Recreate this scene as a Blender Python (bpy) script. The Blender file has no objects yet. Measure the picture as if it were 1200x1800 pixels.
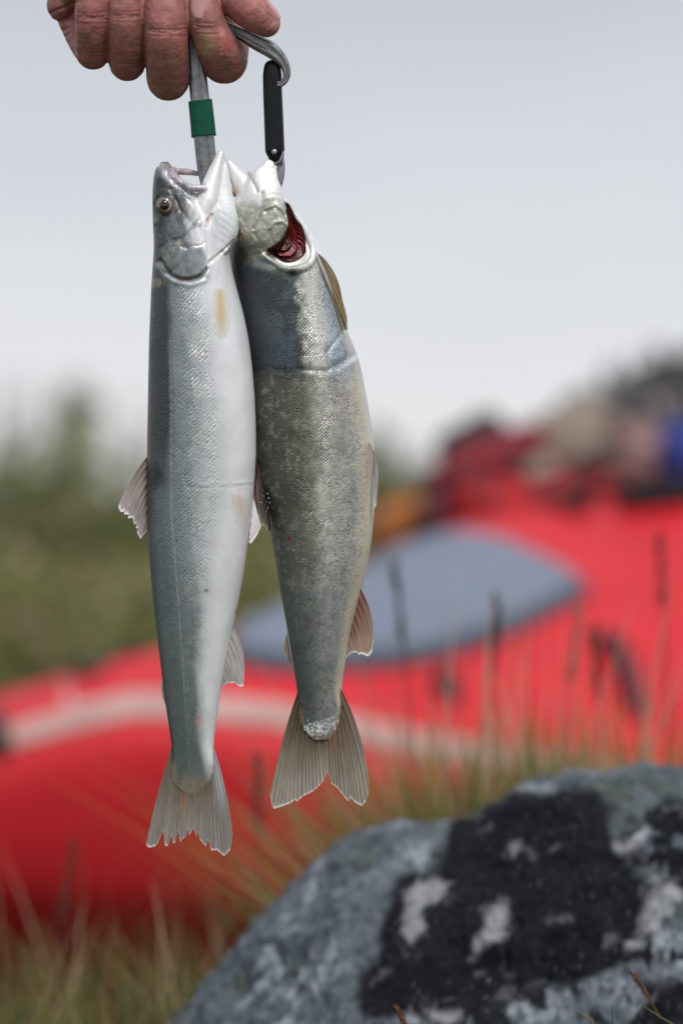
import bpy, math, random
import numpy as np
from mathutils import Vector, noise as mnoise
random.seed(7); rng = np.random.default_rng(7)
sc = bpy.context.scene
COL = sc.collection
# ------------------------------------------------------------------ camera
D0 = 2.03            # metres from the lens to the fish
K0 = 0.0003          # metres per photo pixel at that distance
CZ = 0.62            # camera height
cd = bpy.data.cameras.new('camera'); cam = bpy.data.objects.new('camera', cd); COL.objects.link(cam)
cam.location = (0, 0, CZ); cam.rotation_euler = (math.radians(90), 0, 0)
cd.sensor_fit = 'VERTICAL'; cd.sensor_height = 36.0; cd.lens = 36.0*D0/(1800*K0)
cd.clip_start = 0.05; cd.clip_end = 4000
cd.dof.use_dof = True; cd.dof.focus_distance = D0-0.010; cd.dof.aperture_fstop = 4.3; cd.dof.aperture_blades = 0
sc.camera = cam
# ------------------------------------------------------------------ sky and sun
SUN_EL, SUN_AZ = 52.0, 158.0      # azimuth measured from +Y clockwise; the sun stands behind the camera, to the right
w = bpy.data.worlds.new("World"); sc.world = w; w.use_nodes = True
nt = w.node_tree; nt.nodes.clear()
def N(nt, t, **kw):
    n = nt.nodes.new(t)
    for k, v in kw.items(): setattr(n, k, v)
    return n
wo = N(nt, 'ShaderNodeOutputWorld'); bg = N(nt, 'ShaderNodeBackground'); bg.inputs[1].default_value = 0.1
sky = N(nt, 'ShaderNodeTexSky'); sky.sky_type = 'NISHITA'; sky.sun_disc = False
sky.sun_elevation = math.radians(SUN_EL); sky.sun_rotation = math.radians(SUN_AZ)
tc = N(nt, 'ShaderNodeTexCoord'); sep = N(nt, 'ShaderNodeSeparateXYZ'); nt.links.new(tc.outputs['Generated'], sep.inputs[0])
nz = N(nt, 'ShaderNodeTexNoise'); nz.inputs['Scale'].default_value = 7.0; nz.inputs['Detail'].default_value = 3
mp = N(nt, 'ShaderNodeMapping'); mp.inputs['Scale'].default_value = (1, 1, 3.0); nt.links.new(tc.outputs['Generated'], mp.inputs[0]); nt.links.new(mp.outputs[0], nz.inputs['Vector'])
ad = N(nt, 'ShaderNodeMath', operation='MULTIPLY_ADD'); nt.links.new(nz.outputs['Fac'], ad.inputs[0]); ad.inputs[1].default_value = 0.07; nt.links.new(sep.outputs['Z'], ad.inputs[2])
cr = N(nt, 'ShaderNodeValToRGB'); nt.links.new(ad.outputs[0], cr.inputs[0])
els = cr.color_ramp.elements
els[0].position = 0.0; els[0].color = (8.4, 8.5, 8.6, 1)
els[1].position = 1.0; els[1].color = (8.2, 8.6, 9.4, 1)
for p, c in ((0.05, (8.2, 8.3, 8.5, 1)), (0.10, (7.4, 7.6, 8.0, 1)), (0.17, (5.9, 6.15, 6.7, 1)), (0.30, (6.2, 6.5, 7.1, 1))):
    e = els.new(p); e.color = c
mx = N(nt, 'ShaderNodeMixRGB'); mx.inputs[0].default_value = 0.93
nt.links.new(sky.outputs[0], mx.inputs[1]); nt.links.new(cr.outputs[0], mx.inputs[2])
nt.links.new(mx.outputs[0], bg.inputs[0]); nt.links.new(bg.outputs[0], wo.inputs[0])
sd = bpy.data.lights.new('sun', 'SUN'); sun = bpy.data.objects.new('sun', sd); COL.objects.link(sun)
sd.energy = 2.3; sd.angle = math.radians(14); sd.color = (1.0, 0.965, 0.92)
a_, e_ = math.radians(SUN_AZ), math.radians(SUN_EL)
sdir = Vector((math.sin(a_)*math.cos(e_), math.cos(a_)*math.cos(e_), math.sin(e_)))
sun.rotation_euler = sdir.to_track_quat('Z', 'Y').to_euler(); sun.location = (0, -3, 6)
vs = sc.view_settings; vs.view_transform = 'Standard'; vs.look = 'None'; vs.gamma = 1; vs.exposure = 0.0; vs.use_curve_mapping = False
sc.render.engine = 'CYCLES'; sc.cycles.use_denoising = True
sc.cycles.max_bounces = 6

# ------------------------------------------------------------------ helpers
def P(px, py, dy=0.0):
    """photo pixel on the plane dy metres behind the fish plane -> a point of the world"""
    d = D0+dy; k = K0*d/D0
    return ((px-600)*k, d, CZ-(py-900)*k)
def pix(V):
    k = K0*V[:, 1]/D0
    return V[:, 0]/k+600, 900-(V[:, 2]-CZ)/k
def sr(r, g, b):
    f = lambda c: ((c/255)/12.92 if c/255 <= 0.04045 else ((c/255+0.055)/1.055)**2.4)
    return np.array([f(r), f(g), f(b)])
def sm(a, b, x):
    t = np.clip((x-a)/(b-a), 0, 1); return t*t*(3-2*t)
def mixc(c, col, m):
    m = np.clip(m, 0, 1)[:, None]; col = np.asarray(col); col = col if col.ndim == 2 else col[None, :]; return c*(1-m)+col*m
_perm = rng.permutation(4096); _g = rng.normal(size=(4096, 3)); _g /= np.linalg.norm(_g, axis=1)[:, None]
def vn(x, y, z=0.0):
    """gradient noise, 0..1"""
    x, y, z = np.broadcast_arrays(np.asarray(x, float), np.asarray(y, float), np.asarray(z, float)+0.37)
    x, y = 0.8*x+0.6*y, 0.8*y-0.6*x
    xi, yi, zi = np.floor(x).astype(int), np.floor(y).astype(int), np.floor(z).astype(int)
    xf, yf, zf = x-xi, y-yi, z-zi
    f = lambda t: t*t*t*(t*(t*6-15)+10)
    u, v, w_ = f(xf), f(yf), f(zf)
    def h(a, b, c):
        g = _g[_perm[(_perm[(_perm[(xi+a) & 4095]+yi+b) & 4095]+zi+c) & 4095]]
        return g[..., 0]*(xf-a)+g[..., 1]*(yf-b)+g[..., 2]*(zf-c)
    def L(a, b, t): return a+(b-a)*t
    r = L(L(L(h(0, 0, 0), h(1, 0, 0), u), L(h(0, 1, 0), h(1, 1, 0), u), v),
          L(L(h(0, 0, 1), h(1, 0, 1), u), L(h(0, 1, 1), h(1, 1, 1), u), v), w_)
    return np.clip(0.5+r*0.85, 0, 1)
def fbm(x, y, z=0.0, o=4):
    s, a, t = 0, 0.5, 0
    for i in range(o):
        s = s+a*vn(x*2**i+17*i, y*2**i+31*i, z*2**i+7*i); t += a; a *= 0.5
    return s/t
def dpoly(x, y, pts):
    """distance in px to a polyline"""
    d = np.full(x.shape, 1e9)
    for (ax, ay), (bx, by) in zip(pts[:-1], pts[1:]):
        vx, vy = bx-ax, by-ay
        t = np.clip(((x-ax)*vx+(y-ay)*vy)/(vx*vx+vy*vy+1e-9), 0, 1)
        d = np.minimum(d, np.hypot(x-ax-t*vx, y-ay-t*vy))
    return d
def inpoly(x, y, pts):
    c = np.zeros(x.shape, bool); n = len(pts); j = n-1
    for i in range(n):
        xi, yi = pts[i]; xj, yj = pts[j]
        if yi != yj:
            c ^= ((yi > y) != (yj > y)) & (x < (xj-xi)*(y-yi)/(yj-yi)+xi)
        j = i
    return c
def sdpoly(x, y, pts):
    d = dpoly(x, y, list(pts)+[pts[0]]); return np.where(inpoly(x, y, pts), -d, d)
def crv(pts, n):
    """catmull-rom through points (any dimension)"""
    pts = np.array(pts, float); m = len(pts)-1
    ext = np.vstack([2*pts[0]-pts[1], pts, 2*pts[-1]-pts[-2]])
    t = np.linspace(0, m, n); i = np.minimum(t.astype(int), m-1); f = (t-i)[:, None]
    p0, p1, p2, p3 = ext[i], ext[i+1], ext[i+2], ext[i+3]
    return 0.5*((2*p1)+(-p0+p2)*f+(2*p0-5*p1+4*p2-p3)*f**2+(-p0+3*p1-3*p2+p3)*f**3)
def lin(pts, n):
    pts = np.array(pts, float); s = np.r_[0, np.cumsum(np.linalg.norm(np.diff(pts, axis=0), axis=1))]
    q = np.linspace(0, s[-1], n); return np.stack([np.interp(q, s, pts[:, k]) for k in range(pts.shape[1])], 1)
def grid(A, wrapu=False, wrapv=False, cap=False):
    """A[n][m][3] -> verts, faces"""
    n, m = A.shape[:2]; V = A.reshape(-1, 3)
    I = np.arange(n*m).reshape(n, m)
    if wrapu: I = np.vstack([I, I[:1]])
    if wrapv: I = np.hstack([I, I[:, :1]])
    F = np.stack([I[:-1, :-1], I[1:, :-1], I[1:, 1:], I[:-1, 1:]], -1).reshape(-1, 4).tolist()
    if cap:
        F.append(list(range(m))); F.append([(n-1)*m+i for i in range(m)][::-1])
    return V, F
def mesh(name, V, F, col=None, smooth=True):
    me = bpy.data.meshes.new(name); me.from_pydata([tuple(v) for v in np.asarray(V, float)], [], F)
    if smooth: me.polygons.foreach_set('use_smooth', [True]*len(me.polygons))
    if col is not None: setcol(me, col)
    me.update(); return me
def setcol(me, col, name='tint'):
    col = np.asarray(col, float)
    if col.ndim == 1: col = np.repeat(col[None], len(me.vertices), 0)
    a = me.attributes.new(name, 'FLOAT_COLOR', 'POINT')
    a.data.foreach_set('color', np.hstack([col, np.ones((len(col), 1))]).astype(np.float32).ravel())
def setvec(me, v, name):
    a = me.attributes.new(name, 'FLOAT_VECTOR', 'POINT'); a.data.foreach_set('vector', np.asarray(v, np.float32).ravel())
class MB:
    def __init__(s): s.V = []; s.F = []; s.C = []; s.n = 0
    def add(s, V, F, c=None):
        V = np.asarray(V, float); s.V.append(V); s.F += [[i+s.n for i in f] for f in F]; s.n += len(V)
        if c is not None:
            c = np.asarray(c, float); s.C.append(np.repeat(c[None], len(V), 0) if c.ndim == 1 else c)
    def mesh(s, name, smooth=True): return mesh(name, np.vstack(s.V), s.F, np.vstack(s.C) if s.C else None, smooth)
def link(name, me, mat=None, parent=None, **props):
    o = bpy.data.objects.new(name, me); COL.objects.link(o)
    if mat is not None and me is not None: me.materials.clear(); me.materials.append(mat)
    if parent is not None: o.parent = parent; o.matrix_parent_inverse = parent.matrix_world.inverted()
    for k, v in props.items(): o[k] = v
    return o
def thing(name, loc, label, category, group=None):
    o = bpy.data.objects.new(name, None); COL.objects.link(o); o.location = loc; o.empty_display_size = 0.05
    o['label'] = label; o['category'] = category
    if group: o['group'] = group
    bpy.context.view_layer.update()
    return o
def tube(pts, rad, m=16, flat=None, prof=None):
    """tube through 3D points; rad per point; rounded ends"""
    pts = np.asarray(pts, float); rad = np.asarray(rad, float); n = len(pts)
    T = np.gradient(pts, axis=0); T /= np.linalg.norm(T, axis=1)[:, None]+1e-12
    up = np.array([0, 1.0, 0]); Pn, Rr, Tt = [], [], []
    for q, c in ((0, (0.02, 0.35, 0.65, 0.87)), (1, ())):
        pass
    caps = ((0.0, 1.0), (0.38, 0.92), (0.71, 0.71), (0.92, 0.38), (1.0, 0.04))
    C = [pts[0]-T[0]*rad[0]*a for a, b in reversed(caps[1:])]+list(pts)+[pts[-1]+T[-1]*rad[-1]*a for a, b in caps[1:]]
    R = [rad[0]*b for a, b in reversed(caps[1:])]+list(rad)+[rad[-1]*b for a, b in caps[1:]]
    TT = [T[0]]*4+list(T)+[T[-1]]*4
    th = np.linspace(0, 2*np.pi, m, endpoint=False); out = []
    for c, r, t in zip(C, R, TT):
        a = np.cross(t, up)
        if np.linalg.norm(a) < 1e-3: a = np.array([1.0, 0, 0])
        a /= np.linalg.norm(a); b = np.cross(a, t)
        fl = 1.0 if flat is None else flat
        if prof is None: out.append(c+r*(np.cos(th)[:, None]*a+fl*np.sin(th)[:, None]*b))
        else: out.append(c+r*(prof[:, 0:1]*a+prof[:, 1:2]*b))
    A = np.array(out); return grid(A, wrapv=True, cap=True)
def ell(c, r, n=16, m=24):
    ph = np.linspace(0.02, np.pi-0.02, n); th = np.linspace(0, 2*np.pi, m, endpoint=False)
    A = np.stack([np.sin(ph)[:, None]*np.cos(th), np.sin(ph)[:, None]*np.sin(th), np.cos(ph)[:, None]*np.ones(m)], -1)
    return grid(np.array(c)+A*np.array(r), wrapv=True, cap=True)
def remesh(mb, vox, smooth=4):
    me = mb.mesh('tmp'); o = bpy.data.objects.new('tmp', me); COL.objects.link(o)
    r = o.modifiers.new('r', 'REMESH'); r.mode = 'VOXEL'; r.voxel_size = vox
    if smooth: s = o.modifiers.new('s', 'SMOOTH'); s.factor = 0.5; s.iterations = smooth
    dg = bpy.context.evaluated_depsgraph_get(); ev = o.evaluated_get(dg)
    out = bpy.data.meshes.new_from_object(ev)
    bpy.data.objects.remove(o); bpy.data.meshes.remove(me)
    out.polygons.foreach_set('use_smooth', [True]*len(out.polygons))
    return out
def getv(me):
    V = np.empty(len(me.vertices)*3, np.float32); me.vertices.foreach_get('co', V)
    Nn = np.empty(len(me.vertices)*3, np.float32); me.vertex_normals.foreach_get('vector', Nn)
    return V.reshape(-1, 3).astype(float), Nn.reshape(-1, 3).astype(float)
def setv(me, V): me.vertices.foreach_set('co', V.astype(np.float32).ravel()); me.update()

# ------------------------------------------------------------------ materials
def mat(name, color=(0.5, 0.5, 0.5), rough=0.6, metal=0.0, attr=None, coat=0.0, sss=0.0, spec=0.5, vary=0.0, vscale=30, bump=0.0, bscale=200, transl=0.0, coatr=0.15, sheen=0):
    m = bpy.data.materials.new(name); m.use_nodes = True; nt = m.node_tree
    b = nt.nodes['Principled BSDF']; b.inputs['Roughness'].default_value = rough; b.inputs['Metallic'].default_value = metal
    b.inputs['Coat Weight'].default_value = coat; b.inputs['Coat Roughness'].default_value = coatr
    b.inputs['Specular IOR Level'].default_value = spec
    if sss: b.inputs['Subsurface Weight'].default_value = sss; b.inputs['Subsurface Radius'].default_value = (0.006, 0.002, 0.001); b.inputs['Subsurface Scale'].default_value = 1.0
    if attr: s = N(nt, 'ShaderNodeAttribute', attribute_name=attr).outputs['Color']
    else: r = N(nt, 'ShaderNodeRGB'); r.outputs[0].default_value = (*color, 1); s = r.outputs[0]
    tc = N(nt, 'ShaderNodeTexCoord')
    if vary:
        nz = N(nt, 'ShaderNodeTexNoise'); nz.inputs['Scale'].default_value = vscale; nz.inputs['Detail'].default_value = 6; nt.links.new(tc.outputs['Object'], nz.inputs['Vector'])
        mr = N(nt, 'ShaderNodeMapRange'); mr.inputs['From Min'].default_value = 0.3; mr.inputs['From Max'].default_value = 0.7; mr.inputs['To Min'].default_value = 1-vary; mr.inputs['To Max'].default_value = 1+vary*0.6
        nt.links.new(nz.outputs['Fac'], mr.inputs['Value'])
        vm = N(nt, 'ShaderNodeVectorMath', operation='SCALE'); nt.links.new(s, vm.inputs[0]); nt.links.new(mr.outputs[0], vm.inputs['Scale']); s = vm.outputs[0]
    nt.links.new(s, b.inputs['Base Color'])
    if bump:
        nz = N(nt, 'ShaderNodeTexNoise'); nz.inputs['Scale'].default_value = bscale; nz.inputs['Detail'].default_value = 5; nt.links.new(tc.outputs['Object'], nz.inputs['Vector'])
        bp = N(nt, 'ShaderNodeBump'); bp.inputs['Strength'].default_value = 1.0; bp.inputs['Distance'].default_value = bump
        nt.links.new(nz.outputs['Fac'], bp.inputs['Height']); nt.links.new(bp.outputs[0], b.inputs['Normal'])
    if transl:
        t = N(nt, 'ShaderNodeBsdfTranslucent'); nt.links.new(s, t.inputs[0]); ms = N(nt, 'ShaderNodeMixShader'); ms.inputs[0].default_value = transl
        out = nt.nodes['Material Output']; nt.links.new(b.outputs[0], ms.inputs[1]); nt.links.new(t.outputs[0], ms.inputs[2]); nt.links.new(ms.outputs[0], out.inputs[0])
    return m
def fish_mat(name, pitch, wa, wb, cstr, metal, rough):
    """wet silver skin; small scales laid out in the body's own (along, around) coordinates"""
    m = bpy.data.materials.new(name); m.use_nodes = True; nt = m.node_tree; L = nt.links.new
    b = nt.nodes['Principled BSDF']
    tint = N(nt, 'ShaderNodeAttribute', attribute_name='tint'); sk = N(nt, 'ShaderNodeAttribute', attribute_name='skin')
    sx = N(nt, 'ShaderNodeSeparateXYZ'); L(sk.outputs['Vector'], sx.inputs[0])
    sxy = N(nt, 'ShaderNodeCombineXYZ'); L(sx.outputs[0], sxy.inputs[0]); L(sx.outputs[1], sxy.inputs[1])
    def M(op, a, bb=None, c=None):
        n = N(nt, 'ShaderNodeMath', operation=op)
        for i, v in enumerate((a, bb, c)):
            if v is None: continue
            if isinstance(v, (int, float)): n.inputs[i].default_value = v
            else: L(v, n.inputs[i])
        return n.outputs[0]
    nw = N(nt, 'ShaderNodeTexNoise'); nw.inputs['Scale'].default_value = 140; nw.inputs['Detail'].default_value = 2; L(sxy.outputs[0], nw.inputs['Vector'])
    ww = M('MULTIPLY_ADD', nw.outputs['Fac'], 0.0016, -0.0008)
    a = M('MULTIPLY', M('ADD', M('ADD', sx.outputs[0], sx.outputs[1]), ww), 0.72/pitch*wa)
    c = M('MULTIPLY', M('SUBTRACT', M('SUBTRACT', sx.outputs[0], sx.outputs[1]), ww), 0.72/pitch*wb)
    cx = N(nt, 'ShaderNodeCombineXYZ'); L(a, cx.inputs[0]); L(c, cx.inputs[1])
    vo = N(nt, 'ShaderNodeTexVoronoi', voronoi_dimensions='2D', feature='F1'); vo.inputs['Scale'].default_value = 1.0; vo.inputs['Randomness'].default_value = 0.35; L(cx.outputs[0], vo.inputs['Vector'])
    rc = N(nt, 'ShaderNodeSeparateXYZ'); L(vo.outputs['Color'], rc.inputs[0])
    h = M('MULTIPLY_ADD', vo.outputs['Distance'], -2.6, 1.05)         # bright scale centre, dark rim
    n5 = N(nt, 'ShaderNodeTexNoise'); n5.inputs['Scale'].default_value = 110; n5.inputs['Detail'].default_value = 3; L(sxy.outputs[0], n5.inputs['Vector'])
    pw = N(nt, 'ShaderNodeMapRange'); pw.inputs['From Min'].default_value = 0.35; pw.inputs['From Max'].default_value = 0.65; pw.inputs['To Min'].default_value = 0.35; pw.inputs['To Max'].default_value = 1.4; L(n5.outputs['Fac'], pw.inputs['Value'])
    g = M('MULTIPLY_ADD', rc.outputs[0], 1.1, -0.55)
    hh = M('MULTIPLY', M('MULTIPLY', M('ADD', h, g), sx.outputs[2]), pw.outputs[0])   # masked to the scaled part
    n3 = N(nt, 'ShaderNodeTexNoise'); n3.inputs['Scale'].default_value = 60; n3.inputs['Detail'].default_value = 4; L(sxy.outputs[0], n3.inputs['Vector'])
    f = M('ADD', M('MULTIPLY', hh, cstr), M('MULTIPLY_ADD', n3.outputs['Fac'], 0.35, 0.83))
    vm = N(nt, 'ShaderNodeVectorMath', operation='SCALE'); L(tint.outputs['Color'], vm.inputs[0]); L(f, vm.inputs['Scale'])
    L(vm.outputs[0], b.inputs['Base Color'])
    rg = M('MULTIPLY_ADD', hh, -0.06, rough); L(rg, b.inputs['Roughness'])
    b.inputs['Metallic'].default_value = metal
    b.inputs['Coat Weight'].default_value = 0.18; b.inputs['Coat Roughness'].default_value = 0.2
    bp = N(nt, 'ShaderNodeBump'); bp.inputs['Strength'].default_value = 1.0; bp.inputs['Distance'].default_value = 0.00012
    L(hh, bp.inputs['Height']); 
    bp2 = N(nt, 'ShaderNodeBump'); bp2.inputs['Strength'].default_value = 1.0; bp2.inputs['Distance'].default_value = 0.00025
    L(n3.outputs['Fac'], bp2.inputs['Height']); L(bp.outputs[0], bp2.inputs['Normal']); L(bp2.outputs[0], b.inputs['Normal'])
    return m
M_f1 = fish_mat('pale fish skin', 0.00105, 0.6, 1.15, 0.24, 0.14, 0.40)
M_f2 = fish_mat('dark fish skin', 0.00115, 1.0, 1.0, 0.42, 0.25, 0.38)
M_fin = mat('fin', attr='tint', rough=0.4, coat=0.2, transl=0.35)
M_gill = mat('gill', attr='tint', rough=0.22, coat=0.5, bump=0.0002, bscale=900)
M_eye = mat('eye', attr='tint', rough=0.12, coat=1.0, coatr=0.03)
M_skin = mat('skin', attr='tint', rough=0.5, sss=0.12, vary=0.2, vscale=260, bump=0.0004, bscale=900)
M_nail = mat('nail', attr='tint', rough=0.3, coat=0.3)
M_alu = mat('worn aluminium', (0.30, 0.30, 0.31), rough=0.38, metal=0.85, vary=0.35, vscale=260, bump=0.00012, bscale=900)
M_gate = mat('black anodised gate', (0.008, 0.008, 0.011), rough=0.38, spec=0.25, vary=0.3, vscale=300, bump=0.00003, bscale=1500)
M_tape = mat('green tape', (0.0, 0.072, 0.042), rough=0.6, spec=0.25, vary=0.2, vscale=150, bump=0.00008, bscale=700)
M_drop = mat('water drop', (0.16, 0.16, 0.17), rough=0.06, spec=1.0, coat=1.0)
M_grass = mat('grass', attr='tint', rough=0.6, transl=0.25)
M_leaf = mat('leaf', attr='tint', rough=0.55, transl=0.2)
M_bark = mat('bark', (0.07, 0.05, 0.035), rough=0.9)
M_red = mat('red raft fabric', (0.56, 0.017, 0.025), rough=0.55, spec=0.25, vary=0.12, vscale=9, bump=0.0006, bscale=60)
M_panel = mat('grey blue panel', (0.15, 0.178, 0.235), rough=0.55, vary=0.15, vscale=12)
M_band = mat('dark panel band', (0.035, 0.045, 0.065), rough=0.6)
M_strip = mat('faded rubbing strip', (0.50, 0.30, 0.27), rough=0.7, vary=0.35, vscale=14)
M_blk = mat('black webbing', (0.012, 0.012, 0.016), rough=0.6)
def cloth(name, c, v=0.4): return mat(name, c, rough=0.8, vary=v, vscale=25, bump=0.002, bscale=60)

# ------------------------------------------------------------------ ground
def H(x, y):
    x, y = np.asarray(x, float), np.asarray(y, float)
    h = 0.13*(1-sm(3.1, 3.9, y))
    h = h+0.05*(fbm(x*1.3+5, y*1.3, 0, 4)-0.5)*sm(0.5, 2, y)
    h = h+sm(0.05, 0.80, x-(y-7.3)*0.1)*sm(5.9, 7.4, y)*0.80*(1+0.25*(fbm(x*2, y*2, 3)-0.5))*(1-sm(20, 40, y))
    h = h+sm(11, 26, y)*0.55*(1-sm(60, 140, y))*(0.4+fbm(x*.12, y*.12, 9))
    return h
ys = np.r_[np.linspace(-6, 1.2, 20), np.linspace(1.3, 8, 120), np.geomspace(8.1, 900, 90)]
ts = np.linspace(-1, 1, 180); 
G = np.zeros((len(ys), len(ts), 3))
for i, y in enumerate(ys):
    xs = np.sign(ts)*np.abs(ts)**2.2*max(6, abs(y)*1.2)*1.0
    G[i, :, 0] = xs; G[i, :, 1] = y; G[i, :, 2] = H(xs, np.full_like(xs, y))
V, F = grid(G); F = [f[::-1] for f in F]
fb = fbm(V[:, 0]*3, V[:, 1]*3, 1); f2 = fbm(V[:, 0]*0.5, V[:, 1]*0.35, 5)
c = np.repeat(np.array([[0.075, 0.085, 0.028]]), len(V), 0); c = mixc(c, (0.085, 0.065, 0.032), sm(0.45, 0.65, fb)); c = mixc(c, (0.035, 0.05, 0.016), sm(0.45, 0.6, f2))
M_ground = mat('tundra turf', attr='tint', rough=0.95, vary=0.45, vscale=8, bump=0.01, bscale=30)
link('ground', mesh('ground', V, F, c), M_ground, kind='structure', label='grassy brown green tundra ground running back from the boulder')

# ------------------------------------------------------------------ grass
def blades(pts, hmin, hmax, cols, wd=0.0035, lean=0.5, tip=None, nseg=6, bias=(0, 0)):
    mb = MB(); Vs, Fs, Cs, n = [], [], [], 0
    cols = [np.array(c) for c in cols]
    for (x, y) in pts:
        z = float(H(x, y))-0.01; h = random.uniform(hmin, hmax); a = random.uniform(0, 6.283); ln = lean*random.random()**1.2*h
        dx, dy_ = math.cos(a)*ln+bias[0]*h, math.sin(a)*ln+bias[1]*h; wv = wd*random.uniform(0.6, 1.3)
        c = random.choice(cols)*random.uniform(0.7, 1.3); b = random.uniform(0, 3.14); wx, wy = math.cos(b)*wv/2, math.sin(b)*wv/2
        for s in range(nseg+1):
            t = s/nseg; q = (1-t**1.6)+0.05; X = x+dx*t**1.8; Y = y+dy_*t**1.8; Z = z+h*(t-0.18*t*t*(ln/h if h else 0))
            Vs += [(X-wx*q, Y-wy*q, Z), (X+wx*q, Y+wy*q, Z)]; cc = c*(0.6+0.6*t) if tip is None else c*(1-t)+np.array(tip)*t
            Cs += [cc, cc]
            if s: Fs.append([n+2*s-2, n+2*s-1, n+2*s+1, n+2*s])
        n += 2*(nseg+1)
    return mesh('grass', Vs, Fs, Cs)
YG = (0.24, 0.25, 0.045)
GR, OL, TAN, RUST, PALE = (0.08, 0.12, 0.018), (0.14, 0.145, 0.03), (0.26, 0.19, 0.09), (0.22, 0.085, 0.04), (0.42, 0.31, 0.20)
def clump_pts(cl, n, s):
    out = []
    for _ in range(n):
        cx, cy = random.choice(cl); out.append((random.gauss(cx, s), random.gauss(cy, s)))
    return out
def XY(px, Y): return ((px-600)*K0*Y/D0, Y)
left_cl = [XY(random.uniform(-60, 470), random.uniform(2.42, 2.9)) for _ in range(34)]+[XY(random.uniform(230, 420), random.uniform(2.42, 2.6)) for _ in range(8)]
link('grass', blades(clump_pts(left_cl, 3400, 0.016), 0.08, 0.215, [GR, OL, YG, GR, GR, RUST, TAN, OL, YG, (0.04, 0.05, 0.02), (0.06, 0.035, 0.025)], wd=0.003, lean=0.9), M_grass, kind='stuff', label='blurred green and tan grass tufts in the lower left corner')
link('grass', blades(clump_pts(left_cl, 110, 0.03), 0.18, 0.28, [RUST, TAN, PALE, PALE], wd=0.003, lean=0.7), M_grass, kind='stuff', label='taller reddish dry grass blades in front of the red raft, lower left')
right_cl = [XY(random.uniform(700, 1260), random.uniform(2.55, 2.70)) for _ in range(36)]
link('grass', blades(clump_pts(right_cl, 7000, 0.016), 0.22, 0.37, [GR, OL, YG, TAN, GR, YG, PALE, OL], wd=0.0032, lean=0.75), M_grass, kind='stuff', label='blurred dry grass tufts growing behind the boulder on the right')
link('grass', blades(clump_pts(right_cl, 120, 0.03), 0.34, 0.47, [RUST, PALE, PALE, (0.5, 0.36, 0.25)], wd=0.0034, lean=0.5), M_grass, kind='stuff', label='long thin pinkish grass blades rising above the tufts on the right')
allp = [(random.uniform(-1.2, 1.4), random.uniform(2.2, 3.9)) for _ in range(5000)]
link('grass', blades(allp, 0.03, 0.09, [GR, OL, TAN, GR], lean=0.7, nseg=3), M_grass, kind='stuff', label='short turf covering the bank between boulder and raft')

# ------------------------------------------------------------------ boulder
SIL = np.array([(180, 1930), (250, 1860), (310, 1795), (350, 1740), (400, 1680), (440, 1630), (470, 1598), (540, 1538), (600, 1488), (650, 1466), (700, 1456), (780, 1449), (830, 1440), (880, 1405), (930, 1376), (1000, 1360), (1060, 1368), (1130, 1347), (1200, 1350), (1300, 1335), (1500, 1420), (1620, 1600), (1700, 1850)], float)
pxs = np.linspace(180, 1700, 620); sy = np.interp(pxs, SIL[:, 0], SIL[:, 1])
YR = 2.42
NV = 420; R = np.zeros((620, NV, 3))
for i, (px, s) in enumerate(zip(pxs, sy)):
    k = K0*YR/D0; X = (px-600)*k; zt = CZ-(s-900)*k
    zb = 0.02; e = min(1, max(0.12, (zt-zb)/0.30))
    hh = zt-zb
    # profile from the ground in front, over the crest, down the back
    t = np.linspace(0, 1, NV)**1.35
    ang = math.pi*t
    Yc = YR+0.02; ry_f = 0.30*e**0.5; ry_b = 0.12*e**0.5
    c_ = np.cos(ang); s_ = np.sin(ang)
    Y = np.where(c_ > 0, Yc-ry_f*np.abs(c_)**0.9, Yc+ry_b*np.abs(c_)**0.9)
    Z = zb-0.06+(hh+0.06)*s_**0.78
    R[i, :, 0] = X; R[i, :, 1] = Y; R[i, :, 2] = Z
V, F = grid(R)
# relief
n1 = fbm(V[:, 0]*9, V[:, 1]*9, V[:, 2]*9, 4)-0.5; n2 = fbm(V[:, 0]*45, V[:, 1]*45, V[:, 2]*45, 4)-0.5; n3 = fbm(V[:, 0]*180, V[:, 1]*180, V[:, 2]*180, 3)-0.5
crest = np.exp(-((V[:, 1]-YR-0.02)/0.05)**2)
me = mesh('boulder', V, F); _, NN = getv(me)
if NN[len(NN)//2, 2] < 0: NN = -NN; me.flip_normals()
V = V+NN*((0.05*n1*(1-0.8*crest)+0.016*n2*(1-0.3*crest)+0.007*n3)[:, None])
setv(me, V)
px, py = pix(V)
x1, y1 = px+130*(fbm(V[:, 0]*28, V[:, 2]*28, 3, 5)-0.5), py+130*(fbm(V[:, 0]*28, V[:, 2]*28, 8, 5)-0.5)
g = fbm(V[:, 0]*70, V[:, 1]*70, V[:, 2]*70, 4); gg = fbm(V[:, 0]*16, V[:, 1]*16, V[:, 2]*16, 4); gs = fbm(V[:, 0]*260, V[:, 1]*260, V[:, 2]*260, 3)
c = np.repeat(np.array([[0.10, 0.118, 0.142]]), len(V), 0)
c = mixc(c, (0.055, 0.065, 0.07), sm(0.50, 0.62, g)*0.9); c = mixc(c, (0.24, 0.265, 0.30), sm(0.50, 0.64, gg)*sm(0.35, 0.55, fbm(V[:, 0]*120, V[:, 1]*120, V[:, 2]*120+5, 3))*0.95); c = mixc(c, (0.08, 0.095, 0.08), sm(0.54, 0.66, 1-gg)*0.7)
c = mixc(c, (0.30, 0.33, 0.36), sm(0.42, 0.6, gg)*sm(1430, 1390, py+20*g)*0.6)
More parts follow.
